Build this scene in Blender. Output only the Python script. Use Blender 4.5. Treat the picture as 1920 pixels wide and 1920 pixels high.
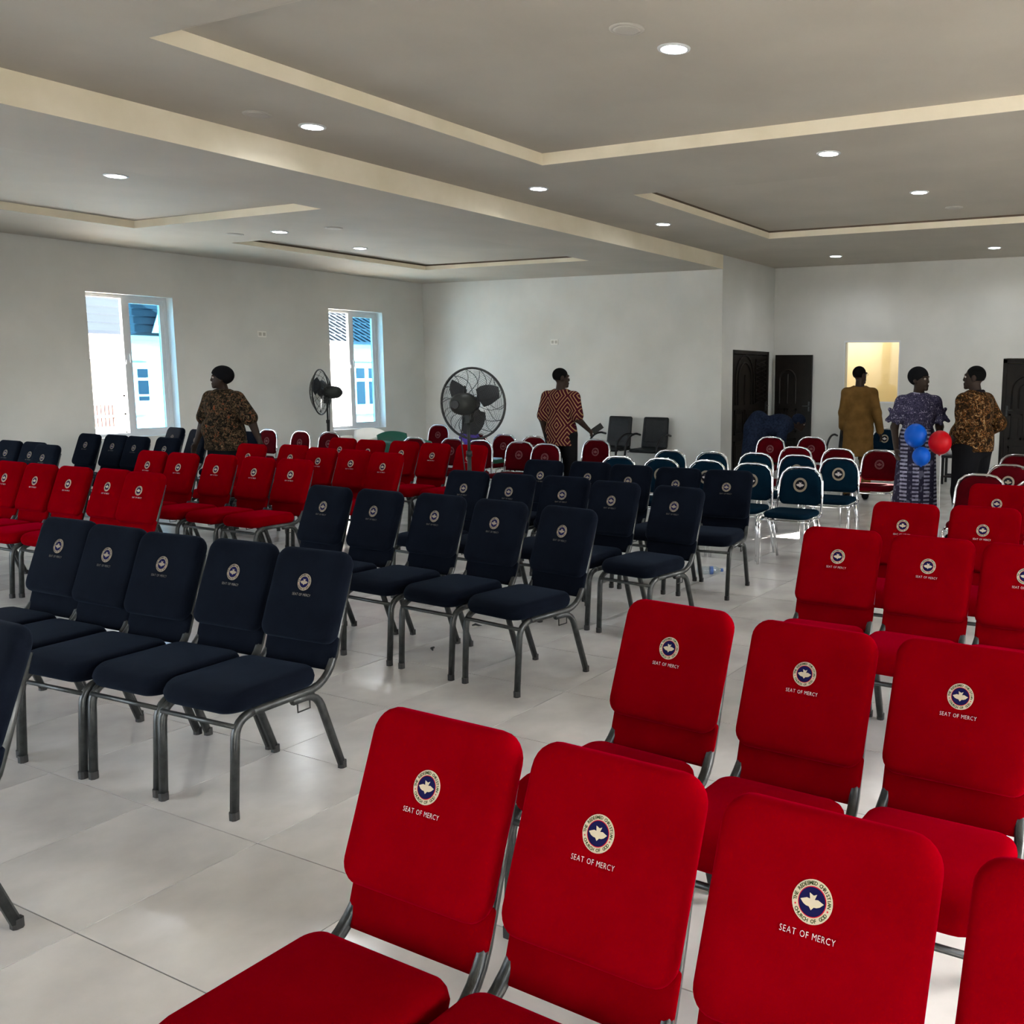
import bpy, bmesh, math, random
import numpy as np
from mathutils import Vector, Matrix
from math import sin, cos, pi, radians as R

random.seed(7)
for o in list(bpy.data.objects): bpy.data.objects.remove(o)
SC = bpy.context.scene
COL = SC.collection

# ------------------------------------------------------------------ camera
F_PX, CX, CY, YAW, PITCH, ROLL, CAM_H = 1810.8, 1280.0, 960.0, .48741, .14112, .00768, 1.574
fw = Vector((-sin(YAW)*cos(PITCH), cos(YAW)*cos(PITCH), -sin(PITCH)))
rt = Vector((cos(YAW), sin(YAW), 0)); up = rt.cross(fw)
r2 = cos(ROLL)*rt + sin(ROLL)*up; u2 = -sin(ROLL)*rt + cos(ROLL)*up
cd = bpy.data.cameras.new('camera'); cam = bpy.data.objects.new('camera', cd); COL.objects.link(cam)
M = Matrix((r2, u2, -fw)).transposed().to_4x4(); M.translation = (0, 0, CAM_H); cam.matrix_world = M
cd.sensor_width = 36; cd.lens = 36*F_PX/1920; cd.shift_x = -(CX-960)/1920; cd.shift_y = (CY-960)/1920
cd.clip_start = .05; cd.clip_end = 200
SC.camera = cam

# ------------------------------------------------------------------ sky, sun, exposure
W = bpy.data.worlds.new('sky'); SC.world = W; W.use_nodes = True
nt = W.node_tree; nt.nodes.clear()
sky = nt.nodes.new('ShaderNodeTexSky'); sky.sky_type = 'NISHITA'; sky.sun_disc = False
sky.sun_elevation = R(40); sky.sun_rotation = R(60); sky.air_density = 1.0; sky.dust_density = 3.0
bg = nt.nodes.new('ShaderNodeBackground'); bg.inputs[1].default_value = 1.0
wo = nt.nodes.new('ShaderNodeOutputWorld')
hs = nt.nodes.new('ShaderNodeHueSaturation'); hs.inputs['Saturation'].default_value = .45
nt.links.new(sky.outputs[0], hs.inputs['Color']); nt.links.new(hs.outputs[0], bg.inputs[0]); nt.links.new(bg.outputs[0], wo.inputs[0])
sl = bpy.data.lights.new('sun', 'SUN'); sl.energy = 85; sl.angle = R(.6); sl.color = (1, .95, .87)
so = bpy.data.objects.new('sun', sl); COL.objects.link(so)
so.rotation_euler = Vector((-.35*cos(R(16)), -.937*cos(R(16)), -sin(R(16)))).to_track_quat('-Z', 'Y').to_euler()
SC.view_settings.view_transform = 'Standard'; SC.view_settings.look = 'None'
SC.view_settings.gamma = 1; SC.view_settings.use_curve_mapping = False
SC.view_settings.exposure = 1.5
SC.cycles.use_denoising = True
SC.cycles.max_bounces = 10; SC.cycles.diffuse_bounces = 6

# ------------------------------------------------------------------ materials
MAT = {}
def mat(name, col, rough=.6, metal=0, **kw):
    m = bpy.data.materials.new(name); m.use_nodes = True
    b = m.node_tree.nodes['Principled BSDF']
    b.inputs['Base Color'].default_value = (*col, 1); b.inputs['Roughness'].default_value = rough
    b.inputs['Metallic'].default_value = metal
    for k, v in kw.items():
        k = k.replace('_', ' ')
        b.inputs[k].default_value = v
    MAT[name] = m
    return m
def bs(m): return m.node_tree.nodes['Principled BSDF']
def node(m, t, **kw):
    n = m.node_tree.nodes.new(t)
    for k, v in kw.items(): setattr(n, k, v)
    return n
def link(m, a, b): m.node_tree.links.new(a, b)
def noise_col(m, c1, c2, scale, detail=4, bump=0, lo=.35, hi=.65, bscale=None, coord='Object'):
    tc = node(m, 'ShaderNodeTexCoord'); n = node(m, 'ShaderNodeTexNoise')
    n.inputs['Scale'].default_value = scale; n.inputs['Detail'].default_value = detail
    link(m, tc.outputs[coord], n.inputs['Vector'])
    r = node(m, 'ShaderNodeValToRGB'); r.color_ramp.elements[0].position = lo; r.color_ramp.elements[1].position = hi
    r.color_ramp.elements[0].color = (*c1, 1); r.color_ramp.elements[1].color = (*c2, 1)
    link(m, n.outputs['Fac'], r.inputs[0]); link(m, r.outputs[0], bs(m).inputs['Base Color'])
    if bump:
        n2 = node(m, 'ShaderNodeTexNoise'); n2.inputs['Scale'].default_value = bscale or scale*4; n2.inputs['Detail'].default_value = 3
        link(m, tc.outputs[coord], n2.inputs['Vector'])
        bp = node(m, 'ShaderNodeBump'); bp.inputs['Strength'].default_value = bump; bp.inputs['Distance'].default_value = .004
        link(m, n2.outputs['Fac'], bp.inputs['Height']); link(m, bp.outputs[0], bs(m).inputs['Normal'])
    return m
noise_col(mat('wall_paint', (.6, .6, .57), .7), (.55, .555, .53), (.61, .61, .585), 1.3, 5, .15, bscale=60)
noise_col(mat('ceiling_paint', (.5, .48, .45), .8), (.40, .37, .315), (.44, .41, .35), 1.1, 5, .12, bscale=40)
noise_col(mat('cream_paint', (.75, .66, .45), .7), (.72, .64, .44), (.82, .74, .55), 2.0, 6, .1)
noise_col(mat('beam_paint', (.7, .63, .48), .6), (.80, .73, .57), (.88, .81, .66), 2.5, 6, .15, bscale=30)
noise_col(mat('tile', (.5, .5, .48), .19), (.41, .40, .385), (.59, .58, .56), 2.6, 8, .05, .3, .7, 25)
mat('grout', (.13, .13, .125), .9)
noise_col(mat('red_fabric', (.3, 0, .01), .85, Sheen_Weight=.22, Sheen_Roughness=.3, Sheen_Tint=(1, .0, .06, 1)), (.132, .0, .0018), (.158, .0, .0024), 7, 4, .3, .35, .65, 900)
bs(MAT['red_fabric']).inputs['Specular IOR Level'].default_value = .0
noise_col(mat('navy_fabric', (.01, .015, .03), .9, Sheen_Weight=.05, Sheen_Roughness=.4, Sheen_Tint=(.35, .5, .8, 1)), (.0022, .0032, .0065), (.0034, .005, .0095), 9, 4, .4, .35, .65, 900)
bs(MAT['navy_fabric']).inputs['Specular IOR Level'].default_value = .15
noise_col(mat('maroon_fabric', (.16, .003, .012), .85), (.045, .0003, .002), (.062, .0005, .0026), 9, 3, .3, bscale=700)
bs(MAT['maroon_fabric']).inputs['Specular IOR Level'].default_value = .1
noise_col(mat('teal_fabric', (.003, .025, .05), .85), (.0008, .0075, .016), (.0013, .011, .022), 9, 3, .3, bscale=700)
noise_col(mat('gunmetal', (.05, .055, .055), .35, .55), (.028, .031, .031), (.05, .054, .054), 30, 4, .15, bscale=200)
mat('rubber', (.01, .01, .01), .7)
mat('chrome', (.82, .83, .85), .12, 1)
mat('thread_cream', (.40, .35, .26), .8); mat('thread_navy', (.006, .006, .04), .8)
mat('thread_green', (.015, .03, .008), .8); mat('thread_red', (.35, .005, .02), .8)
mat('thread_white', (.5, .44, .42), .8); mat('thread_tan', (.26, .22, .165), .8); mat('thread_black', (.008, .008, .012), .8)
mat('thread_faint', (.16, .07, .07), .8); mat('thread_faint_dark', (.07, .006, .01), .8); mat('thread_grey', (.18, .165, .145), .8)
mat('white_metal', (.62, .64, .66), .4); mat('white_plastic', (.78, .76, .70), .35); mat('green_plastic', (.01, .10, .07), .4)
noise_col(mat('door_wood', (.012, .008, .006), .4), (.004, .003, .002), (.009, .006, .004), 6, 5, .1)
noise_col(mat('black_leather', (.012, .013, .014), .32), (.006, .007, .008), (.010, .011, .012), 20, 4, .3, bscale=120)
mat('black_plastic', (.012, .012, .013), .4); mat('fan_grey', (.022, .024, .023), .45, .2); mat('fan_blade', (.03, .032, .035), .4)
mat('wire_black', (.02, .02, .02), .45, .4)
mat('skin', (.022, .012, .008), .55); mat('hair', (.004, .004, .004), .8); mat('eye_white', (.35, .3, .27), .4)
mat('black_cloth', (.006, .006, .007), .85); mat('dark_rib', (.012, .010, .012), .9)
noise_col(mat('tan_cloth', (.2, .11, .03), .8), (.085, .046, .013), (.12, .066, .02), 8, 4, .3, bscale=30)
noise_col(mat('denim_cloth', (.02, .03, .06), .9), (.006, .009, .019), (.014, .021, .042), 40, 5, .3, bscale=60)
mat('balloon_blue', (.0, .065, .38), .45, 0, Specular_IOR_Level=.15); mat('balloon_red', (.36, .0, .004), .45, 0, Specular_IOR_Level=.15)
mat('purple_bag', (.08, .05, .28), .7); mat('paper_blue', (.35, .55, .75), .8); mat('green_card', (.0, .07, .03), .6)
mat('bag_white', (.75, .75, .75), .5); mat('label_blue', (.08, .16, .42), .5)
mat('socket_plastic', (.75, .74, .70), .4)
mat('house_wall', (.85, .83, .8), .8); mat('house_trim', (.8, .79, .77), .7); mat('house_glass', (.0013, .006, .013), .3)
noise_col(mat('roof_blue', (.1, .35, .55), .6), (.0016, .005, .0076), (.0028, .0072, .010), 1.5, 5)
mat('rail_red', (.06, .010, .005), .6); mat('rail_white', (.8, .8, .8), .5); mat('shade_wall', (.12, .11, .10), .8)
noise_col(mat('soil', (.3, .25, .2), .9), (.25, .21, .17), (.38, .33, .27), 1.0)
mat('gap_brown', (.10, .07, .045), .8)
def emit(name, col, s):
    m = bpy.data.materials.new(name); m.use_nodes = True; n = m.node_tree; n.nodes.clear()
    e = n.nodes.new('ShaderNodeEmission'); e.inputs[0].default_value = (*col, 1); e.inputs[1].default_value = s
    o = n.nodes.new('ShaderNodeOutputMaterial'); n.links.new(e.outputs[0], o.inputs[0]); MAT[name] = m
emit('lamp_on', (.88, .95, 1), 14)
mat('lamp_off', (.42, .40, .36), .6)
def glass(name, tint, k):
    m = bpy.data.materials.new(name); m.use_nodes = True; n = m.node_tree; n.nodes.clear()
    t = n.nodes.new('ShaderNodeBsdfTransparent'); t.inputs[0].default_value = (*tint, 1)
    g = n.nodes.new('ShaderNodeBsdfGlossy'); g.inputs['Roughness'].default_value = .02
    mx = n.nodes.new('ShaderNodeMixShader'); mx.inputs[0].default_value = k
    o = n.nodes.new('ShaderNodeOutputMaterial')
    n.links.new(t.outputs[0], mx.inputs[1]); n.links.new(g.outputs[0], mx.inputs[2]); n.links.new(mx.outputs[0], o.inputs[0]); MAT[name] = m
glass('window_glass', (.34, .62, .78), .06); glass('hatch_glass', (.95, .95, .92), .04); glass('bottle_clear', (.85, .92, .95), .15)
NOSPEC = ('navy_fabric', 'maroon_fabric', 'teal_fabric', 'black_cloth', 'dark_rib', 'tan_cloth', 'denim_cloth', 'thread_cream', 'thread_navy', 'thread_green', 'thread_red', 'thread_white', 'thread_tan', 'thread_black', 'thread_grey', 'thread_faint', 'thread_faint_dark', 'hair', 'purple_bag')
for n_ in NOSPEC: bs(MAT[n_]).inputs['Specular IOR Level'].default_value = .03
for n_ in ('roof_blue', 'house_glass', 'door_wood', 'black_plastic', 'fan_grey', 'fan_blade', 'skin', 'black_leather'): bs(MAT[n_]).inputs['Specular IOR Level'].default_value = .2
# printed cloths
def print_mat(name, stops, scale, kind='voronoi', rough=.8):
    m = mat(name, (.1, .1, .1), rough); bs(m).inputs['Specular IOR Level'].default_value = .05; tc = node(m, 'ShaderNodeTexCoord')
    if kind == 'voronoi':
        nz = node(m, 'ShaderNodeTexNoise'); nz.inputs['Scale'].default_value = scale; nz.inputs['Detail'].default_value = 2; nz.inputs['Distortion'].default_value = 1.2
        link(m, tc.outputs['Object'], nz.inputs['Vector']); fac = nz.outputs['Fac']
    r = node(m, 'ShaderNodeValToRGB'); r.color_ramp.interpolation = 'CONSTANT'
    while len(r.color_ramp.elements) < len(stops): r.color_ramp.elements.new(.5)
    for e, (p, c) in zip(r.color_ramp.elements, stops): e.position = p; e.color = (*c, 1)
    link(m, fac, r.inputs[0]); link(m, r.outputs[0], bs(m).inputs['Base Color'])
    return m
print_mat('leopard_print', [(0, (.006, .005, .004)), (.46, (.035, .022, .012)), (.52, (.008, .006, .004)), (.57, (.16, .11, .06)), (.60, (.02, .012, .008)), (.66, (.15, .035, .012))], 34)
print_mat('bold_print', [(0, (.008, .004, .002)), (.42, (.05, .022, .005)), (.46, (.006, .004, .003)), (.53, (.16, .065, .015)), (.57, (.02, .006, .003)), (.62, (.30, .20, .10)), (.66, (.012, .012, .004))], 26)
print_mat('purple_print', [(0, (.018, .016, .035)), (.44, (.05, .045, .085)), (.53, (.02, .018, .04)), (.62, (.20, .19, .25))], 40)
# concentric diamonds on the shirt
m = mat('diamond_print', (.1, .02, .03), .8, Specular_IOR_Level=.05)
tc = node(m, 'ShaderNodeTexCoord'); sp = node(m, 'ShaderNodeSeparateXYZ'); link(m, tc.outputs['Object'], sp.inputs[0])
def mth(m, op, a, b=None):
    n = node(m, 'ShaderNodeMath', operation=op)
    for i, v in enumerate((a, b)):
        if v is None: continue
        if isinstance(v, (int, float)): n.inputs[i].default_value = v
        else: link(m, v, n.inputs[i])
    return n.outputs[0]
dx = mth(m, 'ABSOLUTE', mth(m, 'SUBTRACT', mth(m, 'FRACT', mth(m, 'MULTIPLY', sp.outputs['X'], 4.2)), .5))
dz = mth(m, 'ABSOLUTE', mth(m, 'SUBTRACT', mth(m, 'FRACT', mth(m, 'MULTIPLY', sp.outputs['Z'], 3.0)), .5))
st = mth(m, 'FRACT', mth(m, 'MULTIPLY', mth(m, 'ADD', dx, dz), 6.5))
rp = node(m, 'ShaderNodeValToRGB'); rp.color_ramp.interpolation = 'CONSTANT'
rp.color_ramp.elements[0].color = (.038, .003, .008, 1); rp.color_ramp.elements[1].position = .70; rp.color_ramp.elements[1].color = (.22, .13, .06, 1)
link(m, st, rp.inputs[0]); link(m, rp.outputs[0], bs(m).inputs['Base Color'])
# striped skirt cloth
m = mat('skirt_print', (.1, .1, .15), .8, Specular_IOR_Level=.05)
tc = node(m, 'ShaderNodeTexCoord'); sp = node(m, 'ShaderNodeSeparateXYZ'); link(m, tc.outputs['Object'], sp.inputs[0])
col_i = mth(m, 'FRACT', mth(m, 'MULTIPLY', sp.outputs['X'], 9.0))
bars = mth(m, 'GREATER_THAN', mth(m, 'FRACT', mth(m, 'MULTIPLY', sp.outputs['Z'], 26.0)), .5)
band = mth(m, 'GREATER_THAN', col_i, .45)
nz = node(m, 'ShaderNodeTexNoise'); nz.inputs['Scale'].default_value = 22; link(m, tc.outputs['Object'], nz.inputs['Vector'])
fac = mth(m, 'MULTIPLY', mth(m, 'MULTIPLY', bars, band), mth(m, 'MULTIPLY', nz.outputs['Fac'], 1.3))
rp = node(m, 'ShaderNodeValToRGB'); rp.color_ramp.elements[0].color = (.02, .018, .035, 1); rp.color_ramp.elements[1].color = (.30, .30, .40, 1); rp.color_ramp.elements[1].position = .8
rp2 = mth(m, 'ADD', fac, mth(m, 'MULTIPLY', mth(m, 'GREATER_THAN', nz.outputs['Fac'], .58), .18))
link(m, rp2, rp.inputs[0]); link(m, rp.outputs[0], bs(m).inputs['Base Color'])

# ------------------------------------------------------------------ mesh helpers
class MB:
    def __init__(s): s.v = []; s.f = []; s.mi = []
    def add(s, v, f, mi=0):
        n = len(s.v); s.v += [tuple(p) for p in v]; s.f += [tuple(i+n for i in q) for q in f]; s.mi += [mi]*len(f)
    def box(s, x0, x1, y0, y1, z0, z1, mi=0):
        v = [(x, y, z) for x in (x0, x1) for y in (y0, y1) for z in (z0, z1)]
        s.add(v, [(0, 1, 3, 2), (4, 6, 7, 5), (0, 4, 5, 1), (2, 3, 7, 6), (0, 2, 6, 4), (1, 5, 7, 3)], mi)
    def tube(s, pts, r, n=8, cyc=False, mi=0, sq=None, caps=True):
        P = [Vector(p) for p in pts]; m = len(P); rr = r if isinstance(r, (list, tuple)) else [r]*m
        T = []
        for i in range(m):
            a = P[i-1] if (i or cyc) else P[i]; b = P[(i+1) % m] if (i < m-1 or cyc) else P[i]
            T.append((b-a).normalized())
        ref = Vector((1, 0, 0)) if abs(T[0].x) < .8 else Vector((0, 1, 0))
        N = (ref - T[0]*ref.dot(T[0])).normalized(); V = []
        for i in range(m):
            N = (N - T[i]*N.dot(T[i])).normalized(); B = T[i].cross(N)
            for k in range(n):
                a = 2*pi*(k+.5)/n
                ca, sa = cos(a), sin(a)
                if sq: ca, sa = math.copysign(abs(ca)**sq, ca), math.copysign(abs(sa)**sq, sa)
                V.append(P[i] + (N*ca + B*sa)*rr[i])
        Fc = []
        for i in range(m if cyc else m-1):
            j = (i+1) % m
            for k in range(n): Fc.append((i*n+k, i*n+(k+1) % n, j*n+(k+1) % n, j*n+k))
        if not cyc and caps: Fc += [tuple(range(n))[::-1], tuple((m-1)*n+k for k in range(n))]
        s.add(V, Fc, mi)
    def lathe(s, prof, n=24, mi=0, M=None):
        V = []; Fc = []
        for r, z in prof:
            for k in range(n): V.append(Vector((r*cos(2*pi*k/n), r*sin(2*pi*k/n), z)))
        for i in range(len(prof)-1):
            for k in range(n): Fc.append((i*n+k, i*n+(k+1) % n, (i+1)*n+(k+1) % n, (i+1)*n+k))
        Fc += [tuple(range(n))[::-1], tuple((len(prof)-1)*n+k for k in range(n))]
        if M is not None: V = [M @ p for p in V]
        s.add(V, Fc, mi)
    def mesh(s, name, mats, smooth=False, bevel=0, fix=True):
        me = bpy.data.meshes.new(name); me.from_pydata(s.v, [], s.f); me.update()
        for mm in (mats if isinstance(mats, (list, tuple)) else [mats]): me.materials.append(MAT[mm] if isinstance(mm, str) else mm)
        for p, k in zip(me.polygons, s.mi): p.material_index = k
        if bevel or fix:
            b = bmesh.new(); b.from_mesh(me)
            if bevel: bmesh.ops.bevel(b, geom=list(b.edges), offset=bevel, segments=2, affect='EDGES', profile=.5)
            bmesh.ops.recalc_face_normals(b, faces=b.faces); b.to_mesh(me); b.free()
        if smooth: me.shade_smooth()
        return me
def ob(name, me, parent=None, loc=None, rotz=None, **tags):
    o = bpy.data.objects.new(name, me); COL.objects.link(o); o.parent = parent
    if loc is not None: o.location = loc
    if rotz is not None: o.rotation_euler = (0, 0, rotz)
    for k, v in tags.items(): o[k] = v
    return o
def empty(name, loc=(0, 0, 0), rotz=0, **tags):
    o = ob(name, None, None, loc, rotz, **tags); o.empty_display_size = .1; return o
def part(name, mb, mats, parent, smooth=False, bevel=0, **tags): return ob(name, mb.mesh(name, mats, smooth, bevel), parent, **tags)
def boxes(*bx):
    m = MB()
    for b in bx: m.box(*b)
    return m
def arc(p0, p1, p2, n=5):   # quadratic bend from p0 over corner p1 to p2
    p0, p1, p2 = map(Vector, (p0, p1, p2))
    return [p0*(1-t)**2 + p1*2*t*(1-t) + p2*t*t for t in [i/n for i in range(n+1)]]
def rounded(w0, w1, h, rb, rtp, n=6):   # outline of a rounded trapezoid, centred, y up
    pts = []
    for (cx, cy, r, a0) in ((w1/2-rtp, h/2-rtp, rtp, 0), (-(w1/2-rtp), h/2-rtp, rtp, 90), (-(w0/2-rb), -(h/2-rb), rb, 180), (w0/2-rb, -(h/2-rb), rb, 270)):
        for k in range(n+1):
            a = R(a0+90*k/n); pts.append((cx+r*cos(a), cy+r*sin(a)))
    return pts
def pillow(mb, outline, front, back, edge=.035, tf=None, sides=None, mi=0):
    # cushion: rings shrink from the outline; depth front (+w) and back (-w); tf maps (u,v,w) to space
    lev = [(1, 0), (.985, .45), (.96, .72), (.92, .90), (.85, .985), (.62, 1.0), (.3, 1.0)]
    n = len(outline); V = []; Fc = []
    rings = [(s, -back*d) for s, d in lev[::-1]] + [(s, front*d) for s, d in lev[1:]]
    hu = max(abs(p[0]) for p in outline); hv = max(abs(p[1]) for p in outline)
    for s, w in rings:
        ku = 1-(1-s)*min(1, .22/hu); kv = 1-(1-s)*min(1, .22/hv)
        if s < .9: ku = kv = s
        for u, v in outline: V.append(tf(u*ku, v*kv, w))
    for i in range(len(rings)-1):
        for k in range(n): Fc.append((i*n+k, i*n+(k+1) % n, (i+1)*n+(k+1) % n, (i+1)*n+k))
    Fc += [tuple(range(n))[::-1], tuple((len(rings)-1)*n+k for k in range(n))]
    mb.add(V, Fc, mi)

# ------------------------------------------------------------------ room shell
XW, D1, XB, D2, ZC, ZL, XR, YF = -12.5, 13.5, -6.5, 15.54, 3.37, 3.16, 2.6, -3.0
def wall(name, axis, pos, thick, a0, a1, z0, z1, holes, m='wall_paint'):
    # plane at pos on axis; body extends by thick (signed) away from the room
    A = sorted({a0, a1, *[h[0] for h in holes], *[h[1] for h in holes]}); Z = sorted({z0, z1, *[h[2] for h in holes], *[h[3] for h in holes]})
    b = MB(); lo, hi = sorted((pos, pos+thick))
    for i in range(len(A)-1):
        for j in range(len(Z)-1):
            ca, cz = (A[i]+A[i+1])/2, (Z[j]+Z[j+1])/2
            if any(h[0] < ca < h[1] and h[2] < cz < h[3] for h in holes): continue
            if axis == 'x': b.box(lo, hi, A[i], A[i+1], Z[j], Z[j+1])
            else: b.box(A[i], A[i+1], lo, hi, Z[j], Z[j+1])
    return part(name, b, m, None, kind='structure')
W1 = (7.45, 8.63, .70, 2.56); W2 = (11.33, 12.50, .63, 2.59); WL = [W1, W2, (3.4, 4.6, .68, 2.57), (-.6, .6, .68, 2.57)]
wall('wall_left', 'x', XW, -.22, YF-.22, D1+.22, -.1, 3.75, WL)
wall('wall_back_left', 'y', D1, .22, XW, XB-.2, -.1, 3.75, [])
DO = (13.90, 15.36, 0, 1.97)
wall('wall_side', 'x', XB, -.2, D1, D2+.2, -.1, 3.75, [DO])
HA = (-5.24, -4.30, 1.14, 2.15); DR = (-2.69, -1.72, 0, 1.86)
wall('wall_back_right', 'y', D2, .2, XB, XR+.22, -.1, 3.75, [HA, DR, (-1.1, -.6, 1.9, 2.25)])  # last opening is out of view, added to let the sun patch in
WR = [(-2.4, -.9, .8, 2.6), (.3, 1.9, 1.3, 2.5), (3.0, 4.6, .8, 2.6), (7.6, 9.0, .4, 2.7)]  # openings out of view, put in and sized for daylight from the right
wall('wall_right', 'x', XR, .22, YF-.22, D2, -.1, 3.75, WR)
WF = [(-12.3, -10.1, .1, 3.0), (-9.8, -7.6, .1, 3.0), (-7.2, -5.2, .1, 3.0)]  # openings out of view, added to brighten chair fronts and back wall
wall('wall_front', 'y', YF, -.22, XW, XR, -.1, 3.75, WF)
part('roof_slab', boxes((XW-.22, XR+.22, YF-.22, D2+.2, 3.75, 3.95)), 'ceiling_paint', None, kind='structure')  # unseen slab over the ceilings, added to block light from above

def ceiling(name, x0, x1, y0, y1, z, trays, gapped=()):
    X = sorted({x0, x1, *[t[0] for t in trays], *[t[1] for t in trays]}); Y = sorted({y0, y1, *[t[2] for t in trays], *[t[3] for t in trays]})
    b = MB()
    for i in range(len(X)-1):
        for j in range(len(Y)-1):
            cx, cy = (X[i]+X[i+1])/2, (Y[j]+Y[j+1])/2
            if any(t[0] < cx < t[1] and t[2] < cy < t[3] for t in trays): continue
            b.box(X[i], X[i+1], Y[j], Y[j+1], z, z+.02)
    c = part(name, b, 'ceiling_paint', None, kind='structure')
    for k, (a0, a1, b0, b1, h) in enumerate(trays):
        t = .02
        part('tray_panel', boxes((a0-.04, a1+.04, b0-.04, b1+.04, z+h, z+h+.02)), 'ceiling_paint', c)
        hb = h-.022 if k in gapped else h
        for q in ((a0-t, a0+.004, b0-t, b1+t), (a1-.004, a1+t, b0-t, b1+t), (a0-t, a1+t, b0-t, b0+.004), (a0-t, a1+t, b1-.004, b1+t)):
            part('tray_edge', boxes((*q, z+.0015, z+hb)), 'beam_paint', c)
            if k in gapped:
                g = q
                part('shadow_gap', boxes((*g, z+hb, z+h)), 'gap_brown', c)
    return c
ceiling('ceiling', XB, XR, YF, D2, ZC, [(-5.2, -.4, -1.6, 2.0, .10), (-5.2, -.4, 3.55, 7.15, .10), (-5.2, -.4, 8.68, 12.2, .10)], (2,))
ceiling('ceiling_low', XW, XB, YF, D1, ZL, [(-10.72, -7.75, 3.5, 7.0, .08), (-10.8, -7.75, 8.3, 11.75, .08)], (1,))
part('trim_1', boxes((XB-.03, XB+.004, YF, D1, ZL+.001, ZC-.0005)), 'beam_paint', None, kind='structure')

# floor: every tile its own piece near the camera, the rest in one piece
fl = part('floor', boxes((XW-.22, XR+.22, YF-.22, D2+1.9, -.12, -.003)), 'grout', None, kind='structure')
TX, TY, TS = -2.695, 1.44, .6        # a grout crossing seen in the photo
tiles = []
for i in range(-18, 10):
    for j in range(-8, 25):
        x0, x1, y0, y1 = TX+i*TS, TX+(i+1)*TS, TY+j*TS, TY+(j+1)*TS
        x0, x1, y0, y1 = max(x0, XW), min(x1, XR), max(y0, YF), min(y1, D2)
        if x1-x0 < .02 or y1-y0 < .02 or (x1 <= XB and y0 >= D1): continue
        if x0 < XB and y1 > D1: y1 = D1 if x1 <= XB+.3 else y1
        if y1-y0 < .02: continue
        p = Vector(((x0+x1)/2, (y0+y1)/2, -CAM_H)); dep = p.dot(fw)
        sx = 960 if dep < .1 else CX+F_PX*p.dot(r2)/dep; sy = 0 if dep < .1 else CY-F_PX*p.dot(u2)/dep
        vis = dep > .3 and -150 < sx < 2070 and sy < 2150
        tiles.append((0 if vis else 1, p.length, x0, x1, y0, y1, abs(x1-x0-TS) < 1e-6 and abs(y1-y0-TS) < 1e-6))
tiles.sort()
g = .0022
tile_me = boxes((-TS/2+g, TS/2-g, -TS/2+g, TS/2-g, -.01, 0)).mesh('tile', 'tile')
rest = MB(); cnt = 0
for vis, d, x0, x1, y0, y1, full in tiles:
    if vis == 0 and full and cnt < 300:
        ob('tile', tile_me, fl, ((x0+x1)/2, (y0+y1)/2, random.uniform(-.0004, .0002))); cnt += 1
    else: rest.box(x0+g, x1-g, y0+g, y1-g, -.01, 0)
part('tile_field', rest, 'tile', fl, kind='stuff')

# windows of the left wall: outer frame, open half, glazed half
def window(name, h, glazed=True, axis='x', pos=XW-.17):
    a0, a1, z0, z1 = h; e = empty(name, ((pos, (a0+a1)/2, z0) if axis == 'x' else ((a0+a1)/2, pos, z0)), 0, kind='structure')
    def bx(u0, u1, w0, w1, d0=-.03, d1=.03):
        c = (a0+a1)/2
        return (d0, d1, u0-c, u1-c, w0-z0, w1-z0) if axis == 'x' else (u0-c, u1-c, d0, d1, w0-z0, w1-z0)
    t = .045; mid = (a0+a1)/2
    part('window_frame', boxes(bx(a0, a1, z1-t, z1), bx(a0, a1, z0, z0+t), bx(a0, a0+t, z0+t, z1-t), bx(a1-t, a1, z0+t, z1-t)), 'white_metal', e)
    part('mullion', boxes(bx(mid-.05, mid+.03, z0+t, z1-t, -.02, .035)), 'white_metal', e)
    s0, s1, w0, w1 = mid+.03, a1-t, z0+t, z1-t; q = .055
    part('sash', boxes(bx(s0, s1, w1-q, w1, -.02, .02), bx(s0, s1, w0, w0+q, -.02, .02), bx(s0, s0+.03, w0+q, w1-q, -.02, .02), bx(s1-q, s1, w0+q, w1-q, -.02, .02)), 'white_metal', e)
    part('pane', boxes(bx(s0+.03, s1-q, w0+q, w1-q, -.003, .003)), 'window_glass', e)
    hz = z0+(z1-z0)*.53
    hd = part('handle', boxes(bx(mid-.04, mid+.02, hz-.03, hz+.03, .035, .05), bx(mid+.005, mid+.03, hz-.01, hz+.11, .05, .065)), 'white_metal', e)
    return e
window('window_1', W1); window('window_2', W2)
for i, h in enumerate(WL[2:]): window('window_%d' % (3+i), h)  # further windows out of view, added for the light they let in

# hatch in the right back wall with the lit passage behind it
e = empty('window_5', ((HA[0]+HA[1])/2, D2, HA[2]), 0, kind='structure')
hw, hh = (HA[1]-HA[0])/2, HA[3]-HA[2]
part('window_frame', boxes((-hw, hw, .0, .06, hh-.03, hh), (-hw, hw, .0, .06, 0, .025), (-hw, -hw+.02, 0, .06, .025, hh-.03), (hw-.02, hw, 0, .06, .025, hh-.03)), 'white_metal', e)
part('pane', boxes((-hw+.02, hw-.02, .03, .036, .025, hh-.03)), 'hatch_glass', e)
part('wall_passage', boxes((XB, -1.45, D2+1.7, D2+1.85, -.1, 3.75), (XB-.2, XB, D2+.2, D2+1.85, -.1, 3.75), (-1.55, -1.45, D2+.2, D2+1.85, -.1, 3.75), (XB-.2, -1.45, D2+.2, D2+1.85, 3.0, 3.1), (-3.0, -2.9, D2+.2, D2+1.7, -.003, 3.0)), 'cream_paint', None, kind='structure')
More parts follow.
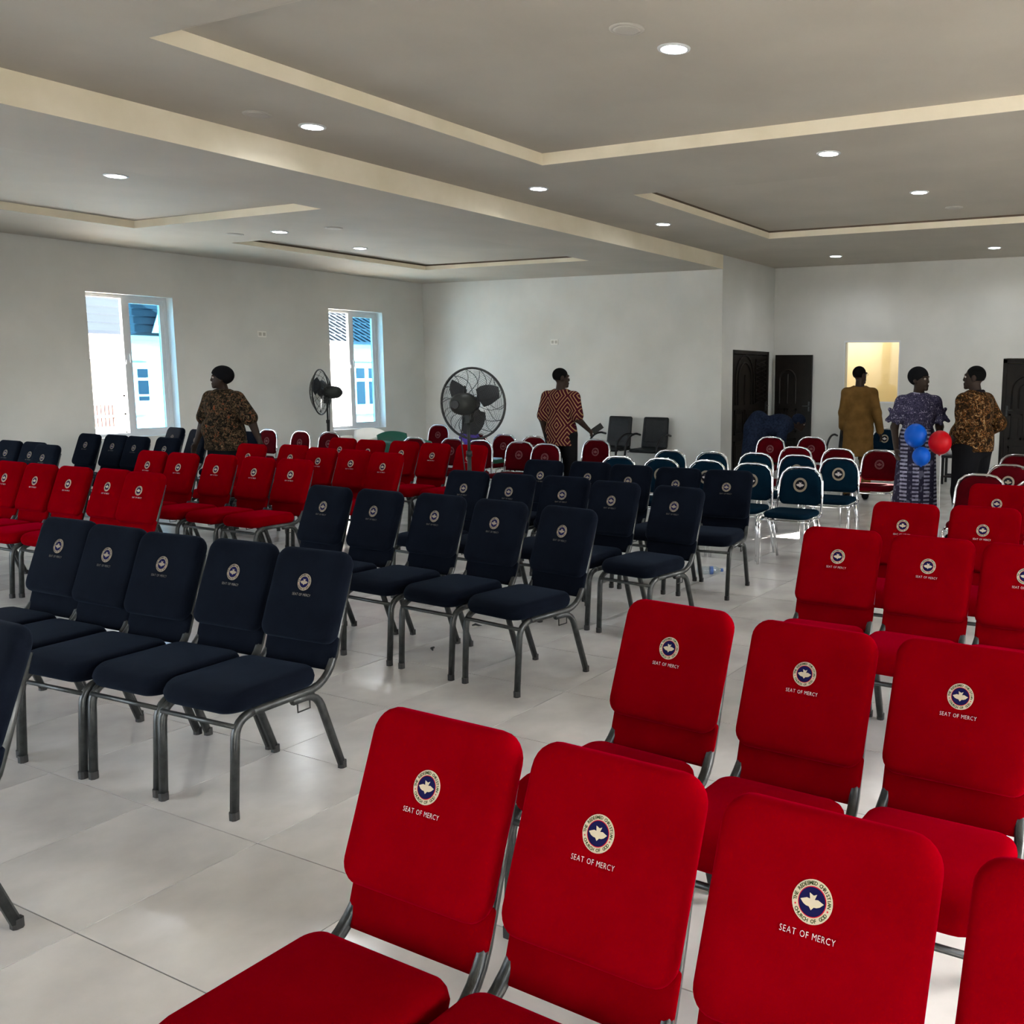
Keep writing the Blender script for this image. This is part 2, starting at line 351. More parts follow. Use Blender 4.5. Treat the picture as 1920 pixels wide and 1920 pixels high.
part('wall_lobby', boxes((XB-2.2, XB-2.0, D1+.2, D2+.4, -.1, 3.1), (XB-2.2, XB-.2, D2+.2, D2+.4, -.1, 3.1), (XB-2.2, XB-.2, D1+.2, D2+.4, 3.0, 3.1), (XB-2.2, XB-.2, D1+.2, D2+.4, -.1, -.003)), 'cream_paint', None, kind='structure')
cl = empty('ceiling_lamp', (-5.7, D2+.75, 2.9), 0, label='round warm ceiling lamp in passage behind the hatch', category='lamp')
b = MB(); b.lathe([(.14, .1), (.15, .06), (.12, .02), (.05, 0)], 24); emit('lamp_warm', (1, .86, .62), 2)
part('lamp_shade', b, 'lamp_warm', cl, True)
b = MB(); b.lathe([(.16, .1), (.16, .085)], 24); part('base', b, 'white_metal', cl)
ld = bpy.data.lights.new('passage_light', 'POINT'); ld.energy = 20; ld.color = (1, .88, .68); ld.shadow_soft_size = .12
lo = bpy.data.objects.new('passage_light', ld); COL.objects.link(lo); lo.parent = cl; lo.location = (0, 0, -.15)

# doors: dark carved wood
def door(name, loc, rotz, w, h, arch=True, handle_x=1, frame=True, lattice=True):
    e = empty(name, loc, rotz, kind='structure')     # local: x along the leaf 0..w, front -y
    part('leaf', boxes((0, w, -.02, .025, .01, h)), 'door_wood', e)
    if frame: part('door_frame', boxes((-.06, 0, -.035, .06, 0, h+.06), (w, w+.06, -.035, .06, 0, h+.06), (-.06, w+.06, -.035, .06, h+.01, h+.07)), 'door_wood', e)
    lw = w*.62
    for (x0, x1, z0, z1) in ((.06, lw, .10, .52), (.06, lw*.5, .62, 1.02), (lw*.55, lw, .62, 1.02)):
        b = boxes((x0, x1, -.032, -.02, z0, z0+.03), (x0, x1, -.032, -.02, z1-.03, z1), (x0, x0+.03, -.032, -.02, z0, z1), (x1-.03, x1, -.032, -.02, z0, z1), (x0+.06, x1-.06, -.030, -.02, z0+.07, z1-.07))
        part('panel', b, 'door_wood', e)
    cx, zt = (.06+lw)/2, h-.42
    b = MB()
    for rr in (lw/2-.06, lw/2-.16):
        if rr < .05: continue
        b.tube([(cx-rr, -.024, 1.10)] + [(cx-rr*cos(R(a)), -.024, zt+rr*1.15*sin(R(a))) for a in range(0, 181, 15)] + [(cx+rr, -.024, 1.10)], .016, 6)
    b.tube([(cx, -.024, 1.10), (cx, -.024, zt+.1)], .014, 6)
    part('arch_moulding', b, 'door_wood', e)
    if lattice:
        for (z0, z1) in ((1.12, h-.06), (.62, .98), (.12, .52)):
            b = MB(); x0, x1 = lw+.05, w-.05; s = .07; z = z0
            while z < z1-.02:
                zz = min(z+s, z1)
                b.tube([(x0, -.026, z), (x1, -.026, zz)], .008, 5); b.tube([(x1, -.026, z), (x0, -.026, zz)], .008, 5); z += s
            b.box(x0-.012, x0, -.034, -.02, z0, z1); b.box(x1, x1+.012, -.034, -.02, z0, z1)
            part('lattice', b, 'door_wood', e)
    b = boxes((w-.045, w-.015, -.04, -.02, .98, 1.14)) if handle_x > 0 else boxes((.015, .045, -.04, -.02, .98, 1.14))
    hx = w-.03 if handle_x > 0 else .03
    b.tube([(hx, -.04, 1.07), (hx, -.075, 1.07), (hx-.10*handle_x, -.08, 1.07)], .009, 6)
    part('handle', b, 'gunmetal', e)
    return e
door('door_1', (XB-.04, 13.96, 0), R(90), 1.34, 1.90, frame=True)       # closed leaf seen from the hall
door('door_2', (-6.42, 15.46, 0), 0, .66, 1.92, frame=False, lattice=False)            # leaf folded flat against the back wall
door('door_3', (DR[0]+.06, D2+.03, 0), 0, DR[1]-DR[0]-.12, DR[3]-.08, handle_x=-1)

# downlights
b = MB(); b.lathe([(.055, -.004), (.085, -.010), (.098, -.006), (.100, .004)], 28); ring_me = b.mesh('trim_ring', 'white_metal', True); ring_off = b.mesh('trim_ring', 'lamp_off', True)
b = MB(); b.lathe([(.084, -.0075), (.06, -.011), (.02, -.0125)], 28); on_me = b.mesh('lens', 'lamp_on', True); off_me = b.mesh('lens', 'lamp_off', True)
LIGHTS = [(-5.93, 5.30, ZC, 1, 'lit round ceiling downlight beside the beam, first along the big ceiling tray'),
 (-5.86, 7.99, ZC, 1, 'lit round ceiling downlight beside the beam at the corner of the big ceiling tray'),
 (-5.85, 10.48, ZC, 1, 'lit round ceiling downlight between the beam and the farther right tray'),
 (-5.01, 14.33, ZC, 1, 'lit round ceiling downlight above the double doors near the back wall'),
 (-2.68, 14.31, ZC, 1, 'lit round ceiling downlight near back wall at the right edge'),
 (-2.87, 5.26, ZC+.1, 1, 'largest lit round downlight in the middle of the nearest ceiling tray'),
 (-2.72, 10.32, ZC+.1, 1, 'lit round downlight inside the farther right ceiling tray'),
 (-2.81, 7.79, ZC, 1, 'lit round downlight on the strip between the two right ceiling trays'),
 (-8.40, 5.35, ZL+.08, 1, 'lit round downlight inside the left ceiling tray'),
 (-9.42, 7.88, ZL, 1, 'lit round downlight between the two low left ceiling trays'),
 (-10.18, 9.82, ZL+.08, 1, 'lit round downlight inside the far left ceiling tray'),
 (-6.0, 4.88, ZC, 0, 'unlit round downlight beside the first lit one along the beam'),
 (-2.95, 4.86, ZC+.1, 0, 'unlit round downlight in the nearest ceiling tray'),
 (-2.60, 11.4, ZC+.1, 0, 'unlit round downlight in the farther right ceiling tray'),
 (-10.08, 7.80, ZL, 0, 'unlit round downlight beside the wall between left trays'),
 (-8.62, 7.94, ZL, 0, 'unlit round downlight between left trays toward the beam')]
for x, y, z, on, lab in LIGHTS:
    t = empty('ceiling_downlight', (x, y, z), 0, label=lab, category='light', group='recessed ceiling downlights')
    ob('trim_ring', ring_me if on else ring_off, t); ob('lens', on_me if on else off_me, t)
    if on:
        d = bpy.data.lights.new('downlight_beam', 'SPOT'); d.energy = 20; d.spot_size = R(165); d.spot_blend = .7; d.color = (.93, .97, 1); d.shadow_soft_size = .07
        l = bpy.data.objects.new('downlight_beam', d); COL.objects.link(l); l.parent = t; l.location = (0, 0, -.02)

# wall sockets
for loc, rz, lab in (((XW, 10.04, 2.13), 0, 'white double wall socket between the two windows'), ((-9.61, D1, 2.10), -pi/2, 'white double wall socket on the back wall behind the fan')):
    t = empty('wall_socket', loc, rz, label=lab, category='socket')
    part('plate', boxes((.0, .012, -.075, .075, -.045, .045)), 'socket_plastic', t, bevel=.004)
    for s in (-1, 1): part('outlet', boxes((.012, .016, s*.035-.022, s*.035+.022, -.025, .025)), 'lamp_off', t)

# ------------------------------------------------------------------ neighbouring house seen through the windows
hs_ = empty('neighbour_house', (-18.5, 0, -3.6), 0, label='white neighbouring house with light blue roof seen through the windows', category='house')
HX = -18.5
def hp(name, m, *bx): return part(name, boxes(*[(x0-HX, x1-HX, y0, y1, z0+3.6, z1+3.6) for x0, x1, y0, y1, z0, z1 in bx]), m, hs_)
HXF = HX
b = []   # facade with a recessed balcony
hp('wall', 'house_wall', (-26, HX, -2, 9.6, -3.6, 2.1), (-26, HX, 11.42, 30, -3.6, 2.1), (-26, HX, 9.6, 11.42, -3.6, .45), (-26, HX, 9.6, 11.42, 1.79, 2.1))
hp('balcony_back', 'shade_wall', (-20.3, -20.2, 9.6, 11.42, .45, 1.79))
hp('downpipe', 'house_trim', (-18.75, -18.68, 11.05, 11.13, .45, 1.79))
for k, (z0, z1, o_) in enumerate(((2.1, 2.18, .10), (2.18, 2.24, .2), (2.24, 2.30, .3))): hp('cornice', 'house_trim', (HX-.1, HX+o_, -2, 30, z0, z1))
# roof: courses of blue metal tiles, each its own strip
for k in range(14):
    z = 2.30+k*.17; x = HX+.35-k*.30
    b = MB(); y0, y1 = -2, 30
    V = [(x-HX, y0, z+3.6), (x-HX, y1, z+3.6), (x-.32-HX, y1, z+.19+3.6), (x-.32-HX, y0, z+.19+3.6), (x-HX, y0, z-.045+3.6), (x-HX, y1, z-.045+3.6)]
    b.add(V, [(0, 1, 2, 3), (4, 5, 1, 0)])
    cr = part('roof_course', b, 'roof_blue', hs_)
    part('drip_edge', boxes((x-HX-.01, x-HX+.03, y0, y1, z+3.6-.05, z+3.6+.012)), 'house_glass', cr)  # dark-coloured strip stands in for the shadow under the course lip
# hip seams seen in the first window and pan seams in the second
b = MB()
for i in range(40):
    y = 15.2+i*.2; b.tube([(.36, y, 2.31+3.6), (.36-4.0, y-1.4, 2.31+2.28+3.6)], .012, 4)
part('seam', b, 'house_glass', hs_, kind='stuff')
b = MB(); b.add([(.55, 11.95, 5.94), (.55, 13.2, 5.94), (-.6, 13.0, 6.75), (.50, 11.95, 5.9), (.50, 13.2, 5.9), (-.65, 13.0, 6.71)], [(0, 1, 2), (5, 4, 3), (0, 3, 4, 1), (1, 4, 5, 2), (2, 5, 3, 0)])
part('gable', b, 'house_trim', hs_)
def hwin(y0, y1, z0, z1):
    f = hp('window', 'house_trim', (HX, HX+.08, y0-.08, y1+.08, z0-.08, z1+.08))
    mid = (y0+y1)/2
    if y1-y0 > .5: ys = ((y0+.04, mid-.07), (mid+.07, y1-.04))
    else: ys = ((y0+.03, y1-.03),)
    for a, c in ys:
        for w0, w1 in ((z0+.04, z0+(z1-z0)*.62), (z0+(z1-z0)*.70, z1-.04)):
            part('pane', boxes((.08, .09, a, c, w0+3.6, w1+3.6)), 'house_glass', f)
    hp('window_head', 'house_trim', (HX, HX+.14, y0-.16, y1+.16, z1+.12, z1+.2))
    hp('window_sill', 'house_trim', (HX, HX+.14, y0-.16, y1+.16, z0-.2, z0-.12))
hwin(11.85, 12.12, .95, 1.65); hwin(17.45, 18.2, .75, 1.72); hwin(14.3, 15.1, .7, 1.7); hwin(6.5, 7.4, .7, 1.7)
hp('canopy', 'roof_blue', (HX, HX+.9, 17.6, 19.6, -.35, -.25))
rl = hp('railing', 'rail_white', (HX-.02, HX+.03, 9.6, 11.42, 1.18, 1.22), (HX-.02, HX+.03, 9.6, 11.42, .92, .97), (HX-.02, HX+.03, 9.6, 11.42, .68, .72), (HX-.02, HX+.03, 9.6, 11.42, .46, .5))
for i in range(24):
    y = 9.65+i*.075; part('baluster', boxes((-.01, .02, y, y+.03, .5+3.6, .92+3.6)), 'rail_red', rl)
part('ground_outside', boxes((-60, XW-.5, -40, 60, -3.8, -3.6)), 'soil', None, kind='structure')
# roof terrace rail between the buildings
tr = empty('terrace_railing', (-15.6, 10.3, -3.6), 0, label='thin white metal railing outside below the first window', category='railing')
for z in (4.75, 4.45, 4.15): part('rail', boxes((-.02, .02, -.5, 2.0, z, z+.03)), 'rail_white', tr)
for i in range(4): part('post', boxes((-.02, .02, -.5+i*.82, -.46+i*.82, 0, 4.78)), 'rail_white', tr)

# ------------------------------------------------------------------ embroidered emblem (shared meshes)
def glyphs(text, size, offset=.0):
    c = bpy.data.curves.new('glyph', 'FONT'); c.body = text; c.size = size; c.resolution_u = 2; c.offset = offset; c.align_x = 'CENTER'
    o = bpy.data.objects.new('glyph', c); COL.objects.link(o); dg = bpy.context.evaluated_depsgraph_get(); dg.update()
    me = o.evaluated_get(dg).to_mesh()
    v = [tuple(x.co) for x in me.vertices]; f = [tuple(p.vertices) for p in me.polygons]
    adv = max((p[0] for p in v), default=0)-min((p[0] for p in v), default=0)
    o.evaluated_get(dg).to_mesh_clear(); bpy.data.objects.remove(o); bpy.data.curves.remove(c)
    return v, f, adv
GL = {ch: glyphs(ch, 1.0, .03) for ch in sorted(set('THEREDEEMEDCHRISTIANCHURCHOFGODSEATOFMERCY'))}
GT = {ch: glyphs(ch, 1.0, -.006) for ch in 'SEATOFMRCY'}
def emblem_mesh(name, rad, mats):
    # mats: ring, disc, dove, letters, rim ; drawn in (u,v,w)
    b = MB()
    def disc(r, w, mi, n=40): b.add([(r*cos(2*pi*k/n), r*sin(2*pi*k/n), w) for k in range(n)] + [(r*1.0*cos(2*pi*k/n), r*sin(2*pi*k/n), -.001) for k in range(n)], [tuple(range(n))] + [(k, k+n, (k+1) % n+n, (k+1) % n) for k in range(n)], mi)
    disc(rad, .0012, 0); disc(rad*.70, .0016, 4); disc(rad*.66, .0019, 1)
    dv = [(.30, .56), (.06, .44), (-.26, .58), (-.17, .18), (-.42, .22), (-.88, .03), (-.62, -.22), (-.40, -.32), (-.18, -.34), (0, -.56), (.18, -.34), (.40, -.32), (.62, -.22), (.88, .03), (.42, .22), (.17, .18)]
    k = rad*.66; pts = [(x*k, y*k, .0024) for x, y in dv]
    b.add(pts + [(p[0], p[1], .001) for p in pts], [(0, 1, 15), (1, 2, 3), (1, 3, 15), (3, 4, 5, 6, 7, 8), (3, 8, 9, 10, 15), (15, 10, 11, 12, 13, 14)] + [(i, i+16, (i+1) % 16+16, (i+1) % 16) for i in range(16)], 2)
    def ring_text(txt, a0, a1, flip):
        sz = rad*.235
        for i, ch in enumerate(txt):
            if ch == ' ': continue
            a = R(a0+(a1-a0)*i/(len(txt)-1)); v, f, adv = GL[ch]
            rr = rad*(.765 if not flip else .925)
            rot = a-pi/2 if not flip else a+pi/2
            V = []
            for x, y, z in v:
                X, Y = x*sz*.95, y*sz
                V.append((rr*cos(a)+X*cos(rot)-Y*sin(rot), rr*sin(a)+X*sin(rot)+Y*cos(rot), .0018))
            b.add(V, f, 3)
    ring_text('THE REDEEMED CHRISTIAN', 182, -2, False); ring_text('CHURCH OF GOD', 212, 328, True)
    for a in (197, 343):
        cx, cy = rad*.84*cos(R(a)), rad*.84*sin(R(a))
        b.add([(cx+rad*(.07 if k % 2 == 0 else .03)*cos(R(a+k*36)), cy+rad*(.07 if k % 2 == 0 else .03)*sin(R(a+k*36)), .0019) for k in range(10)], [tuple(range(10))], 5)
    return b
def lettering(width):
    b = MB(); x = 0; sp = .16
    items = []
    for ch in 'SEAT OF MERCY':
        if ch == ' ': x += .42; continue
        v, f, adv = GT[ch]; items.append((x+adv/2, v, f)); x += adv+sp
    tot = x-sp; s = width/tot
    for cx, v, f in items: b.add([((p[0]+cx-tot/2)*s, p[1]*s*1.25, .0015) for p in v], f)
    return b

# ------------------------------------------------------------------ padded stacking chair (front towards -y)
TILT = math.atan2(.38, 1)
def backtf(v0):   # pad coordinates (u right, v up the slope, w towards the front)
    base = Vector((0, .283, .737)); e1 = Vector((1, 0, 0)); e2 = Vector((0, sin(TILT), cos(TILT))); e3 = Vector((0, -cos(TILT), sin(TILT)))
    return lambda u, v, w: base + e1*u + e2*(v+v0) + e3*w
EM_V = 0
def padded_meshes(fab, ring, disc_, dove, letters, red, text):
    K = {}
    PADH = .372; off = -.044
    T = backtf(off); b = MB(); pillow(b, rounded(.425, .42, PADH, .035, .075), .0, .058, tf=T)
    # front bulge: front face plane sits at w=0
    b = MB(); pillow(b, rounded(.385, .385, PADH, .045, .055), .028, .034, tf=lambda u, v, w: T(u, v, w-.028))
    K['backrest'] = b.mesh('backrest', fab, True)
    b = MB(); t2 = lambda u, v, w: Vector((u, .246+.30*v-w*.95, .473+.95*v+w*.3))
    pillow(b, rounded(.378, .38, .135, .012, .012), .012, .014, tf=t2); K['back_panel'] = b.mesh('back_panel', fab, True)
    b = MB(); ol = [(u, v) for u, v in rounded(.395, .385, .41, .07, .04)]
    def st_(u, v, w):   # seat: w up, front edge rolled down
        yy = -.052+v; z = .416+w
        fr = max(0, (-v-.10)/.11); z -= .022*fr*fr*(1 if w > 0 else .3)
        return Vector((u, yy, z+.010*max(0, 1-(u/.2)**2)*(w > 0)))
    pillow(b, ol, .038, .042, tf=st_); K['seat'] = b.mesh('seat', fab, True)
    F2 = lambda u, v, w: T(u, v-off, w)
    e = emblem_mesh('emblem', .0345, None); e.v = [tuple(F2(*p)) for p in e.v]
    K['emblem'] = e.mesh('emblem', [ring, disc_, dove, letters, red, 'thread_red'], fix=False)
    l = lettering(.096); l.v = [tuple(F2(p[0], p[1]-.056, p[2])) for p in l.v]
    K['lettering'] = l.mesh('lettering', text, fix=False)
    return K
PM = {'red': padded_meshes('red_fabric', 'thread_cream', 'thread_navy', 'thread_cream', 'thread_green', 'thread_red', 'thread_white'),
      'navy': padded_meshes('navy_fabric', 'thread_tan', 'thread_navy', 'thread_tan', 'thread_black', 'thread_tan', 'thread_grey')}
FR = {}
for s in (-1, 1):
    x = .188*s
    b = MB(); b.tube([(.184*s, -.258, .012), (.188*s, -.240, .29)] + arc((.188*s, -.240, .29), (x, -.236, .362), (x, -.16, .368), 6)[1:], .0152, 8, sq=.75); FR['leg_f', s] = b.mesh('leg', 'gunmetal', True)
    b = MB(); b.tube([(x, -.165, .368), (x, .09, .366)] + arc((x, .09, .366), (x, .19, .362), (.174*s, .248, .46), 6)[1:] + [(.170*s, .285, .56), (.160*s, .362, .78)], .0145, 8, sq=.75); FR['rail', s] = b.mesh('side_rail', 'gunmetal', True)
    b = MB(); b.tube([(.188*s, .02, .348)] + arc((.188*s, .06, .348), (.188*s, .135, .352), (.187*s, .16, .29), 5) + [(.184*s, .258, .012)], .0152, 8, sq=.75); FR['leg_b', s] = b.mesh('leg', 'gunmetal', True)
    for nm, y in (('f', -.2585), ('b', .2585)):
        b = MB(); b.tube([(.184*s, y, 0), (.184*s, y, .03)], .0168, 8, sq=.75); FR['foot_'+nm, s] = b.mesh('foot_cap', 'rubber')
b = MB(); b.tube([(-.19, -.236, .335), (.19, -.236, .335)], .010, 6); FR['bar_f'] = b.mesh('crossbar', 'gunmetal', True)
b = MB(); b.tube([(-.19, .10, .350), (.19, .10, .350)], .010, 6); FR['bar_b'] = b.mesh('crossbar', 'gunmetal', True)
b = MB(); b.tube([(.19, .04, .352), (.192, .04, .330), (.192, .04, .300), (.192, .10, .300), (.192, .10, .345), (.19, .125, .352)], .0035, 5); FR['hook'] = b.mesh('linking_hook', 'wire_black', True)
def padded_chair(x, y, yaw, colour, label, group):
    t = empty('padded_chair', (x, y, 0), yaw, label=label, category='chair', group=group); K = PM[colour]
    br = ob('backrest', K['backrest'], t); ob('emblem', K['emblem'], br); ob('lettering', K['lettering'], br)
    ob('back_panel', K['back_panel'], t); ob('seat', K['seat'], t)
    for s in (-1, 1):
        ob('foot_cap', FR['foot_f', s], ob('leg', FR['leg_f', s], t)); ob('foot_cap', FR['foot_b', s], ob('leg', FR['leg_b', s], t))
        ob('side_rail', FR['rail', s], t)
    ob('crossbar', FR['bar_f'], t); ob('crossbar', FR['bar_b'], t); ob('linking_hook', FR['hook'], t)
    return t
ORD = ['first', 'second', 'third', 'fourth', 'fifth', 'sixth', 'seventh']
def row(pts, colour, phrase, group, yaw0=0, jit=1.2):
    pts = [list(p) for p in pts]
    for _ in range(60):
        for a_, b_ in zip(pts, pts[1:]):
            lack = .415-(b_[0]-a_[0])
            if lack > 0: a_[0] -= lack/2; b_[0] += lack/2
    for i, p in enumerate(pts):
        a = R(p[2] if len(p) > 2 else yaw0+random.uniform(-jit, jit))
        x = p[0]+.283*sin(a); y = p[1]-.283*cos(a)
        lab = '%s padded chair, %s' % (colour, phrase if len(pts) == 1 else (ORD[i]+' from left in '+phrase))
        padded_chair(x, y, a, colour, lab, group)
G_N, G_R = 'navy padded chairs in rows', 'red padded chairs in rows'
row([(-3.05, 1.40, 0)], 'navy', 'cut off by the lower left picture edge', G_N)
row([(-4.77, 2.63, 2), (-4.36, 2.61, 2), (-3.96, 2.60, 4), (-3.55, 2.64, 3), (-3.13, 2.65, 3)], 'navy', 'front navy row', G_N)
row([(-4.81, 4.25, -3), (-4.39, 4.26, -3), (-3.93, 4.29, -3), (-3.46, 4.26, -4), (-2.97, 4.22, -7)], 'navy', 'second navy row', G_N)
row([(-4.71, 5.47, -2), (-4.32, 5.47, -1), (-3.88, 5.52, 4), (-3.42, 5.43, -2), (-2.92, 5.39, -6)], 'navy', 'third navy row behind the gap', G_N)
row([(-4.78, 6.50, 0), (-4.38, 6.58, 2), (-3.95, 6.52, 0), (-3.52, 6.52, 1), (-3.10, 6.55, 8)], 'navy', 'last navy row before the chrome chairs', G_N)
row([(-1.33, 1.41, -1), (-.92, 1.41, -2), (-.49, 1.38, -2), (-.06, 1.36, -2)], 'red', 'red row nearest the camera', G_R)
row([(-1.39, 2.54, -4), (-.93, 2.50, -2), (-.50, 2.52, -1)], 'red', 'second bright red row', G_R)
row([(-1.44, 4.27, 0), (-1.01, 4.25, -2), (-.60, 4.24, -1)], 'red', 'third bright red row', G_R)
row([(-1.43, 5.36, 0), (-1.0, 5.42, 1), (-.57, 5.42, 0)], 'red', 'fourth bright red row', G_R)
row([(-1.14, 6.62, 0), (-.70, 6.62, 0)], 'red', 'fifth bright red row by balloons', G_R)
row([(-8.18, 4.15, 0), (-7.76, 4.15, 0), (-7.38, 4.16, 0), (-6.99, 4.20, -1), (-6.57, 4.17, 3)], 'red', 'front row of the left red block', G_R)
row([(-8.28, 5.37), (-7.85, 5.37), (-7.43, 5.43), (-6.96, 5.44), (-6.54, 5.46, 1)], 'red', 'second row of the left red block', G_R)
row([(-8.29, 6.42), (-7.84, 6.55), (-7.33, 6.44), (-6.89, 6.43), (-6.41, 6.35)], 'red', 'third row of the left red block', G_R)
row([(-8.25, 7.55), (-7.78, 7.50), (-7.34, 7.54), (-6.87, 7.49), (-6.41, 7.51)], 'red', 'last padded row of left red block', G_R)
row([(-10.66, 5.42), (-10.23, 5.42), (-9.79, 5.30)], 'navy', 'navy row at the left edge by wall', G_N)
row([(-11.11, 6.49), (-10.66, 6.52), (-10.24, 6.50), (-9.82, 6.57)], 'navy', 'navy row below the left window', G_N)
row([(-11.50, 7.81, -8), (-10.86, 7.68, -5), (-10.05, 7.76, 2)], 'navy', 'farthest navy row by the standing woman', G_N)

# ------------------------------------------------------------------ chrome framed banquet chair
def chrome_meshes(fab, ring, disc_, dove, letters, er):
    K = {}; TB = R(9)
    T = lambda u, v, w: Vector((u, .175+.235*0+v*sin(TB)-w*cos(TB)+.022, .625+v*cos(TB)+w*sin(TB)))
    b = MB(); pillow(b, rounded(.375, .36, .31, .05, .13, 8), .018, .018, tf=T); K['backrest'] = b.mesh('backrest', fab, True)
    b = MB(); pillow(b, rounded(.40, .40, .39, .08, .06), .028, .026, tf=lambda u, v, w: Vector((u, -.03+v, .420+w))); K['seat'] = b.mesh('seat', fab, True)
    e = emblem_mesh('emblem', er, None); e.v = [tuple(T(p[0], p[1]+.015, p[2]+.018)) for p in e.v]
    K['emblem'] = e.mesh('emblem', [ring, disc_, dove, letters, disc_, ring], fix=False)
    # hoop: up from the seat, round the top, down again
    hoop = []
    for s in (-1, 1):
        side = [T(s*.200, -.215, 0), T(s*.197, -.06, 0), T(s*.190, .05, 0), T(s*.168, .115, 0), T(s*.12, .155, 0), T(s*.06, .168, 0)]
        hoop += side if s < 0 else side[::-1]
    b = MB(); b.tube(hoop, .0115, 8); K['hoop'] = b.mesh('back_hoop', 'chrome', True)
    for s in (-1, 1):
        b = MB(); lo_ = T(s*.200, -.215, 0)
        b.tube([lo_] + arc(lo_, (s*.203, lo_.y-.012, .385), (s*.205, lo_.y-.09, .385), 4)[1:] + [(s*.208, -.12, .385)], .0115, 8); K['rail', s] = b.mesh('side_rail', 'chrome', True)
        b = MB(); b.tube([(s*.208, -.118, .385)] + arc((s*.208, -.15, .385), (s*.21, -.225, .385), (s*.212, -.230, .31), 5) + [(s*.215, -.235, .0)], .0115, 8); K['leg_f', s] = b.mesh('leg', 'chrome', True)
        b = MB(); b.tube([(s*.205, .06, .375), (s*.213, .23, 0)], .0115, 8); K['leg_b', s] = b.mesh('leg', 'chrome', True)
    b = MB(); b.tube([(-.205, -.205, .382), (-.12, -.222, .38), (.12, -.222, .38), (.205, -.205, .382)], .009, 6); K['bar'] = b.mesh('front_rail', 'chrome', True)
    b = MB(); b.tube([(-.2, .10, .40), (.2, .10, .40)], .009, 6); K['bar2'] = b.mesh('rear_rail', 'chrome', True)
    return K
CM = {'teal': chrome_meshes('teal_fabric', 'thread_tan', 'thread_black', 'thread_white', 'thread_tan', .062),
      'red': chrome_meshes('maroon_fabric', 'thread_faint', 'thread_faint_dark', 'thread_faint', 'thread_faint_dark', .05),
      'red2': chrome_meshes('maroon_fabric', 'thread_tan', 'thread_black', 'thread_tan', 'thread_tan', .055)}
def chrome_chair(x, y, yaw, colour, label, group):
    # x, y: where the top of the hoop stands
    a = R(yaw); x += .205*sin(a); y -= .205*cos(a)
    t = empty('chrome_chair', (x, y, 0), a, label=label, category='chair', group=group); K = CM[colour]
    br = ob('backrest', K['backrest'], t); ob('emblem', K['emblem'], br); ob('seat', K['seat'], t); ob('back_hoop', K['hoop'], t)
    for s in (-1, 1):
        ob('side_rail', K['rail', s], t); ob('leg', K['leg_f', s], t); ob('leg', K['leg_b', s], t)
    ob('front_rail', K['bar'], t); ob('rear_rail', K['bar2'], t)
    return t
def crow(pts, colour, phrase, group, word):
    for i, p in enumerate(pts):
        lab = '%s chrome framed chair, %s' % (word, phrase if len(pts) == 1 else ORD[i]+' from left in '+phrase)
        chrome_chair(p[0], p[1], p[2] if len(p) > 2 else random.uniform(-3, 3), colour, lab, group)
G_T, G_M = 'teal chrome framed chairs', 'red chrome framed chairs'
crow([(-4.88, 7.88, 2), (-4.42, 7.90, 1), (-3.96, 7.94, 0), (-3.48, 7.89, 3), (-2.98, 7.80, 2)], 'teal', 'front teal row', G_T, 'teal')
crow([(-4.83, 8.82), (-4.36, 8.85), (-3.92, 8.97), (-3.47, 8.97), (-3.00, 8.86, 4)], 'teal', 'rear teal row', G_T, 'teal')
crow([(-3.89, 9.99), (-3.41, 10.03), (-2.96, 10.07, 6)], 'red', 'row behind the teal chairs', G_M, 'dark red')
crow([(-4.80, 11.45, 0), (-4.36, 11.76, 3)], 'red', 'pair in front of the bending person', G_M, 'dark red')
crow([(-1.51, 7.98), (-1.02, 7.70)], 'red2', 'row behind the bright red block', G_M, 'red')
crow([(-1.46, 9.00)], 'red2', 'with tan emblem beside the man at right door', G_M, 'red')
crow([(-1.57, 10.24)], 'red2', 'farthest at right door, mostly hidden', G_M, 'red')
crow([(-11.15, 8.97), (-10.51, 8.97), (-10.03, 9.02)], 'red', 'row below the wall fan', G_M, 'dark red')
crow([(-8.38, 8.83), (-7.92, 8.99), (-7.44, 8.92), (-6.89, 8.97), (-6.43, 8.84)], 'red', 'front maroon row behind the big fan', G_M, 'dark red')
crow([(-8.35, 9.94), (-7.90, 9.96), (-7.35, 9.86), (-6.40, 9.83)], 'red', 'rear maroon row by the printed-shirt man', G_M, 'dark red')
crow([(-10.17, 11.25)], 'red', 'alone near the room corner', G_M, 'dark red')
crow([(-4.15, 14.34, 0)], 'teal', 'alone against back wall behind the woman', G_T, 'dark teal')

